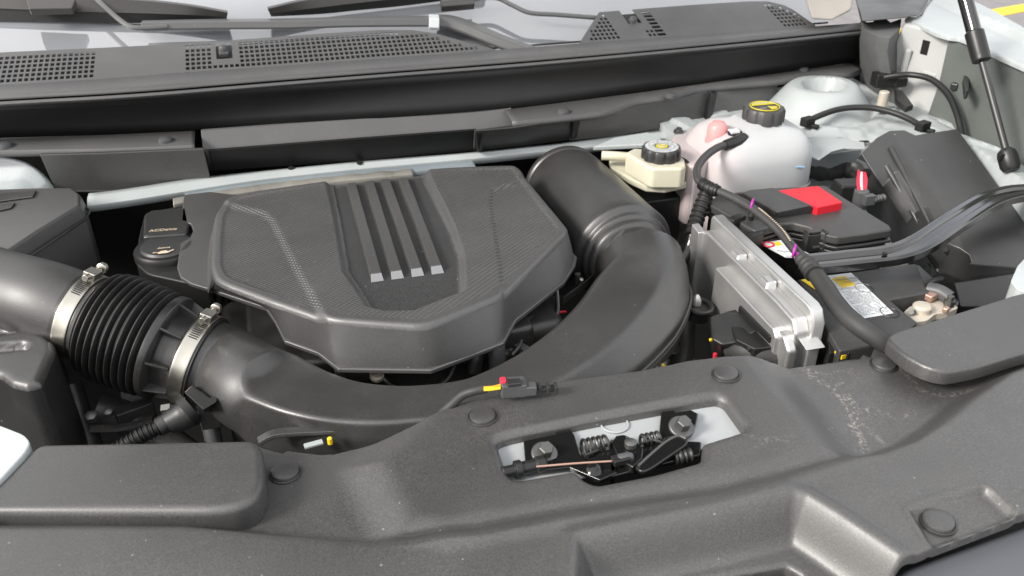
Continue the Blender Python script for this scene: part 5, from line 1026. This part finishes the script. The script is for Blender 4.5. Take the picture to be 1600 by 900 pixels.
obj('square_hole', prism([onp(u, v, .0012) for u, v in ((-.004, -.052), (.014, -.052), (.014, -.022), (-.004, -.022))], [onp(u, v, -.003) for u, v in ((-.004, -.052), (.014, -.052), (.014, -.022), (-.004, -.022))]), 'dark', hg, bevel=.0008)
obj('pressed_rib', prism([onp(u, v, .003) for u, v in ((.016, -.085), (.045, -.085), (.045, -.098), (.016, -.098))], [onp(u, v, -.002) for u, v in ((.012, -.082), (.049, -.082), (.049, -.101), (.012, -.101))]), 'hinge', hg, bevel=.002)
ga, gb = A(ht_[0]), A(ht_[1]); gd = (gb-ga)/np.linalg.norm(gb-ga); gn = np.cross(gd, (0, 0, 1))
obj('pressed_rib', prism([tuple(ga+gd*u+A((-.01, 0, v))+gn*.006) for u, v in ((.035, -.05), (.043, -.05), (.04, -.15), (.03, -.15))], [tuple(ga+gd*u+A((-.01, 0, v))-gn*.002) for u, v in ((.032, -.045), (.047, -.045), (.044, -.155), (.026, -.155))]), 'hinge', hg, bevel=.002)

fd = thing('fender', 'white painted fender edge along the right side of the bay', 'fender', (2.6308, 2.4983, .8))
fpl = [(1.3681, 1.6282, 1.152), (1.4046, 1.6239, 1.152), (1.5113, 1.7326, 1.152), (1.578, 1.7933, 1.152), (1.6581, 1.8007, 1.152), (1.6198, 1.7084, 1.152), (1.5883, 1.5964, 1.152), (1.5538, 1.4851, 1.152), (1.4946, 1.294, 1.152), (1.4456, 1.1358, 1.152), (1.2717, .9768, 1.152), (1.289, 1.091, 1.152), (1.3214, 1.2367, 1.152), (1.3365, 1.3161, 1.152), (1.3497, 1.3643, 1.152), (1.3632, 1.4307, 1.152), (1.3638, 1.4515, 1.152), (1.3474, 1.4615, 1.152), (1.3413, 1.4902, 1.152)]
crs = [(1.5586, 1.7692, 1.152), (1.4871, 1.5393, 1.152), (1.4581, 1.3828, 1.152), (1.3828, 1.0784, 1.152)]
def zf_f(x, y):
    s = sdline(x, y, crs)
    return 1.152+.016*(1-ss(.0, .018, s))+.002*np.sin(x*40)
obj('flange', sheet(fpl, zf_f, .006, thick=.006, rim=.004), 'primer', fd, smooth=60)
oe = [(1.6581, 1.8007, 1.152), (1.6198, 1.7084, 1.152), (1.5883, 1.5964, 1.152), (1.5538, 1.4851, 1.152), (1.4946, 1.294, 1.152), (1.4456, 1.1358, 1.152)]
obj('outer_skin', loft([[off(p, 0, 0, -.003) for p in oe], [off(p, .05, 0, -.04) for p in oe], [off(p, .09, 0, -.16) for p in oe], [off(p, .09, 0, -.6) for p in oe]], False, False), 'white', fd, smooth=60)
ie = [(1.3564, 1.4713, 1.149), (1.3723, 1.4402, 1.149), (1.3588, 1.3734, 1.149), (1.3455, 1.3249, 1.149), (1.3302, 1.245, 1.149), (1.2976, 1.0983, 1.149), (1.2802, .9833, 1.149)]
obj('inner_liner', loft([[off(p, 0, 0, -.004) for p in ie], [off(p, .004, 0, -.10) for p in ie], [off(p, -.01, 0, -.22) for p in ie]], False, False), 'liner', fd)
obj('liner_bracket', join(down([(1.5603, 1.679, 1.08), (1.5689, 1.6765, 1.08), (1.4347, 1.4837, 1.08), (1.3115, 1.3361, 1.08), (1.3043, 1.3382, 1.08), (1.4108, 1.4708, 1.08)], .02), box((1.3888, 1.4488, 1.05), (.05, .015, .015), rz=30)), 'box', fd, bevel=.003)
one('door_mirror_trim', loft([[(1.4161, 1.8915, 1.16), (1.6099, 1.8357, 1.16), (1.4888, 1.7073, 1.16), (1.3782, 1.5953, 1.16), (1.3296, 1.5849, 1.16), (1.2204, 1.5808, 1.16)], [(1.6092, 2.1494, 1.1), (1.8294, 2.0861, 1.1), (1.6918, 1.9401, 1.1), (1.5661, 1.8128, 1.1), (1.5109, 1.8011, 1.1), (1.3868, 1.7964, 1.1)]]), 'black', 'dark plastic filler panel between windshield pillar and fender', 'filler panel', bevel=.006)
one('pillar_trim', prism([(1.1513, 1.7024, 1.2), (1.2588, 1.6715, 1.2), (1.2502, 1.6591, 1.165), (1.1985, 1.649, 1.15), (1.1589, 1.6665, 1.15)], [(1.2088, 1.7875, 1.18), (1.3217, 1.755, 1.18), (1.3077, 1.7354, 1.145), (1.2517, 1.7223, 1.13), (1.2105, 1.7405, 1.13)]), mat('beige trim', (.42, .39, .35), .6, var=.06), 'beige pillar trim at the lower corner of the windshield', 'pillar trim', bevel=.006)

gs = thing('gas_strut', 'dark gas strut with a thin metal rod standing on the right fender rail', 'gas strut', (1.25, 1.1302, .9988))
sb0, sb1, sb2 = (1.25, 1.1428, 1.0157), (1.25, 1.2637, 1.1607), (1.25, 1.3568, 1.2738)
obj('rod', tube([sb0, sb1], .0062, 16), mat('strut rod', (.07, .07, .07), .42, metal=.7), gs)
obj('cylinder', tube([sb1, sb2], .0130, 24), 'brace', gs)
d_ = (A(sb2)-A(sb1))/np.linalg.norm(A(sb2)-A(sb1))
obj('end_sleeve', lathe([(.008, -.003), (.0155, 0), (.0165, .003), (.0158, .006), (.0165, .010), (.0165, .055), (.013, .058)], tuple(sb1), tuple(d_), 28), 'black', gs, bevel=.0006)
obj('socket', lathe([(.008, .022), (.015, .016), (.017, .008), (.017, -.012), (.013, -.020), (.0005, -.021)], sb0, tuple(d_), 24), 'black', gs, bevel=.001)
obj('socket_clip', box(off(sb0, -.018, 0, .008), (.014, .006, .010)), 'black', gs, bevel=.001)

# headlamp corners in white paint at both ends of the cover
one('fender_corner', down(rnd([(-.4247, .8703, .985), (-.3826, .9034, .985), (-.3379, .8743, .985), (-.3089, .8491, .985), (-.2998, .8333, .985), (-.3022, .8179, .985), (-.3192, .7782, .985), (-.3653, .6864, .985)], .008), .08), 'white', 'pale painted fender corner at the left edge beside the front cover pad', 'fender corner', bevel=.008, seg=4)
one('fender_corner', down(rnd([(.9753, .8264, .985), (1.0206, .8622, .985), (1.0611, .8857, .985), (1.179, .8907, .985), (1.0662, .7815, .985), (.9835, .7871, .985), (.9685, .806, .985)], .006), .06), 'white', 'small white painted corner at the right edge behind the cover pad', 'fender corner', bevel=.006, seg=4)
one('left_strut_tower', sheet(rnd([(-.6871, 1.7901, .965), (-.5118, 1.7398, .965), (-.4615, 1.7059, .965), (-.4068, 1.6371, .965), (-.3887, 1.5875, .965), (-.4076, 1.5099, .965), (-.6205, 1.5451, .965)], .03), lambda x, y: .965+.03*ss(-.36, -.45, x), .006, thick=.1, rim=.015), 'white', 'pale painted body panel behind the air filter box', 'body panel')

# ================================================================== ENGINE UNDERNEATH
en = thing('engine_block', 'dark engine parts glimpsed under the cover edge', 'engine', (.15, 1.15, .70))
obj('block', box((.13, 1.22, .80), (.50, .42, .22)), 'gap', en, bevel=.02)
obj('head', box((.12, 1.10, .90), (.40, .22, .05)), 'gap', en, bevel=.01)
obj('coolant_pipe', tube([(.2588, .9817, .93), (.2547, .9638, .91), (.2542, .9595, .88)], .012, 16), 'grey', en)
obj('coolant_elbow', tube([(.2307, .994, .9), (.2299, .9843, .89), (.2252, .9822, .87)], .010, 14), 'bolt', en)
obj('bolt', lathe([(.010, 0), (.010, .006), (.006, .007), (.006, .014)], (.086, .9598, .905), (0, -.4, 1), 12), 'brass', en)
obj('pulley_edge', torus((.1486, 1.0151, .885), .055, .004, (0, -.5, 1), 40, 8), 'bolt', en)
obj('stay', tube([(.3794, 1.0723, .93), (.3755, 1.053, .91), (.3655, 1.0346, .9)], .003, 8), 'bolt', en)
obj('stud', lathe([(.005, 0), (.005, .02)], (.4326, 1.1247, .9), (0, 0, 1), 10), 'bolt', en)
obj('hose', tube([(.293, 1.0192, .9), (.3304, 1.0447, .9), (.3653, 1.0896, .89), (.4016, 1.1334, .87)], .011, 12), 'gap', en)
obj('wire', tube([(.3683, 1.0489, .9), (.38, 1.0531, .9), (.3908, 1.0602, .895)], .002, 8), 'redw', en)
obj('support_post', tube([(.0398, .9615, .93), (.0377, .9778, .9)], .008, 10), 'grey', en)
obj('lift_eye', join(torus((-.0499, 1.1267, .9), .010, .004, (.5, -.6, .3), 18, 8), tube([(-.0563, 1.1176, .89), (-.0439, 1.127, .91)], .005, 8)), 'bolt', en)
obj('bolt', lathe([(.005, 0), (.005, .008), (.003, .01)], (-.0919, 1.1715, .955), (0, 0, 1), 10), 'steel', en)
rp = thing('fan_shroud', 'dark pipework and pump parts deep between the duct and aluminium module', 'pump parts', (.5751, 1.0922, .75))
obj('pump', lathe([(.022, 0), (.022, .02), (.014, .028), (.014, .04)], (.5403, 1.0136, .8), (.2, -.3, 1), 24), 'box', rp, bevel=.002)
obj('pipe', tube([(.402, .8858, .88), (.4248, .8852, .89), (.4567, .9013, .88), (.4939, .9359, .86)], .012, 14, 10, ridges=(.012, .15)), 'bolt', rp)
obj('yellow_ring', torus((.4879, .9247, .87), .011, .003, (.6, .2, .4), 18, 8), 'sticker_y', rp)
obj('lower_pipe', tube([(.5412, .9571, .8), (.577, 1.025, .82), (.6172, 1.1013, .84)], .02, 14), 'gap', rp)
fpo = one('fill_port', join(torus((.5911, 1.0118, .9), .020, .004, (.1, -.1, 1), 28, 8), lathe([(.02, -.02), (.02, -.002), (.002, -.001)], (.5911, 1.0118, .9), (.1, -.1, 1), 24)), 'black', 'small round black port beside the aluminium module', 'port')
obj('spout', lathe([(.007, 0), (.007, .008), (.004, .015), (.002, .018)], (.589, 1.0163, .9), (0, 0, 1), 14), 'alu', fpo)

# dim parts seen in the gaps
lw = thing('coolant_pipework', 'dark hoses and brackets in the gap below the bellows', 'hoses', (-.25, .95, .70))
obj('hose', tube([(-.2955, 1.0801, .84), (-.2571, 1.0728, .82), (-.2074, 1.0329, .8), (-.1717, .9813, .8)], .024, 20), 'gap', lw)
obj('hose', tube([(-.3298, 1.1241, .86), (-.3234, 1.0993, .82), (-.3049, 1.0429, .78)], .016, 16), 'gap', lw)
obj('hose', tube([(-.1491, 1.038, .84), (-.1437, 1.0183, .82), (-.1416, .996, .78)], .012, 16), 'grey', lw)
obj('bracket', join(down([(-.2714, 1.1351, .84), (-.2254, 1.1059, .84), (-.2249, 1.0598, .84), (-.2622, 1.0825, .84)], .01), box((-.2435, 1.0615, .82), (.05, .02, .06), rz=20)), 'gap', lw, bevel=.002)
obj('bolt', join(lathe([(.008, 0), (.008, .008), (.004, .010)], (-.2903, 1.0325, .86), (0, -.3, 1), 6), lathe([(.007, 0), (.007, .008), (.004, .010)], (-.2691, 1.0363, .86), (0, -.3, 1), 6)), 'bolt', lw)
obj('bracket_arm', flatbar([(-.2948, 1.0242, .85), (-.2572, 1.0287, .84), (-.2137, 1.0219, .85)], .012, .006), 'gap', lw)
gp = thing('engine_harness', 'dark wiring and castings in the gap between engine cover and duct', 'wiring harness', (.3639, 1.1165, .85))
obj('loom', tube([(.2669, .9885, .88), (.3061, 1.0134, .89), (.3371, 1.0497, .89), (.3863, 1.1207, .88)], .012, 14, 10, ridges=(.008, .08)), 'gap', gp)
obj('casting', join(lathe([(.028, 0), (.028, .02), (.016, .03), (.016, .045)], (.3512, 1.1039, .86), (.3, -.4, 1), 20), box((.372, 1.0753, .85), (.05, .05, .03), rz=30)), 'bolt', gp, bevel=.003)
obj('wire', tube([(.2772, .9641, .9), (.2923, .9771, .905), (.3093, 1.0145, .9)], .0025, 8), 'grey', gp)
obj('plug', box((.2969, .9826, .895), (.014, .02, .012), rz=30), 'grey', gp, bevel=.002)
obj('bright_pin', lathe([(.004, 0), (.004, .012), (.0005, .013)], (.4331, 1.1177, .905), (.2, -.3, 1), 10), 'steel', gp)
obj('fin', flatbar([(.3891, 1.0686, .91), (.454, 1.1292, .9), (.4911, 1.1814, .89)], .003, .012), 'gap', gp)

# ================================================================== OPEN HOOD (above the picture, it shades the bay and carries the strut)
hd_w = .78; hy, hz = 1.86, 1.33; ln = 1.15; an = R(58)
hq = [(-.50, hy, hz), (1.22, hy, hz), (1.12, hy-ln*math.cos(an), hz+ln*math.sin(an)), (-.42, hy-ln*math.cos(an), hz+ln*math.sin(an))]
hood = thing('hood', 'open hood standing over the engine bay on its gas strut', 'hood', (.36, hy, hz))
obj('skin', prism(hq, [off(p, 0, .03, .02) for p in hq]), 'white', hood, bevel=.008)
hi_ = [tuple(A(p)*.9+A(hq).mean(0)*.1+A((0, -.012, -.008))) for p in hq]
obj('insulation_pad', prism(hi_, [off(p, 0, .010, .007) for p in hi_]), 'foam', hood, bevel=.006)
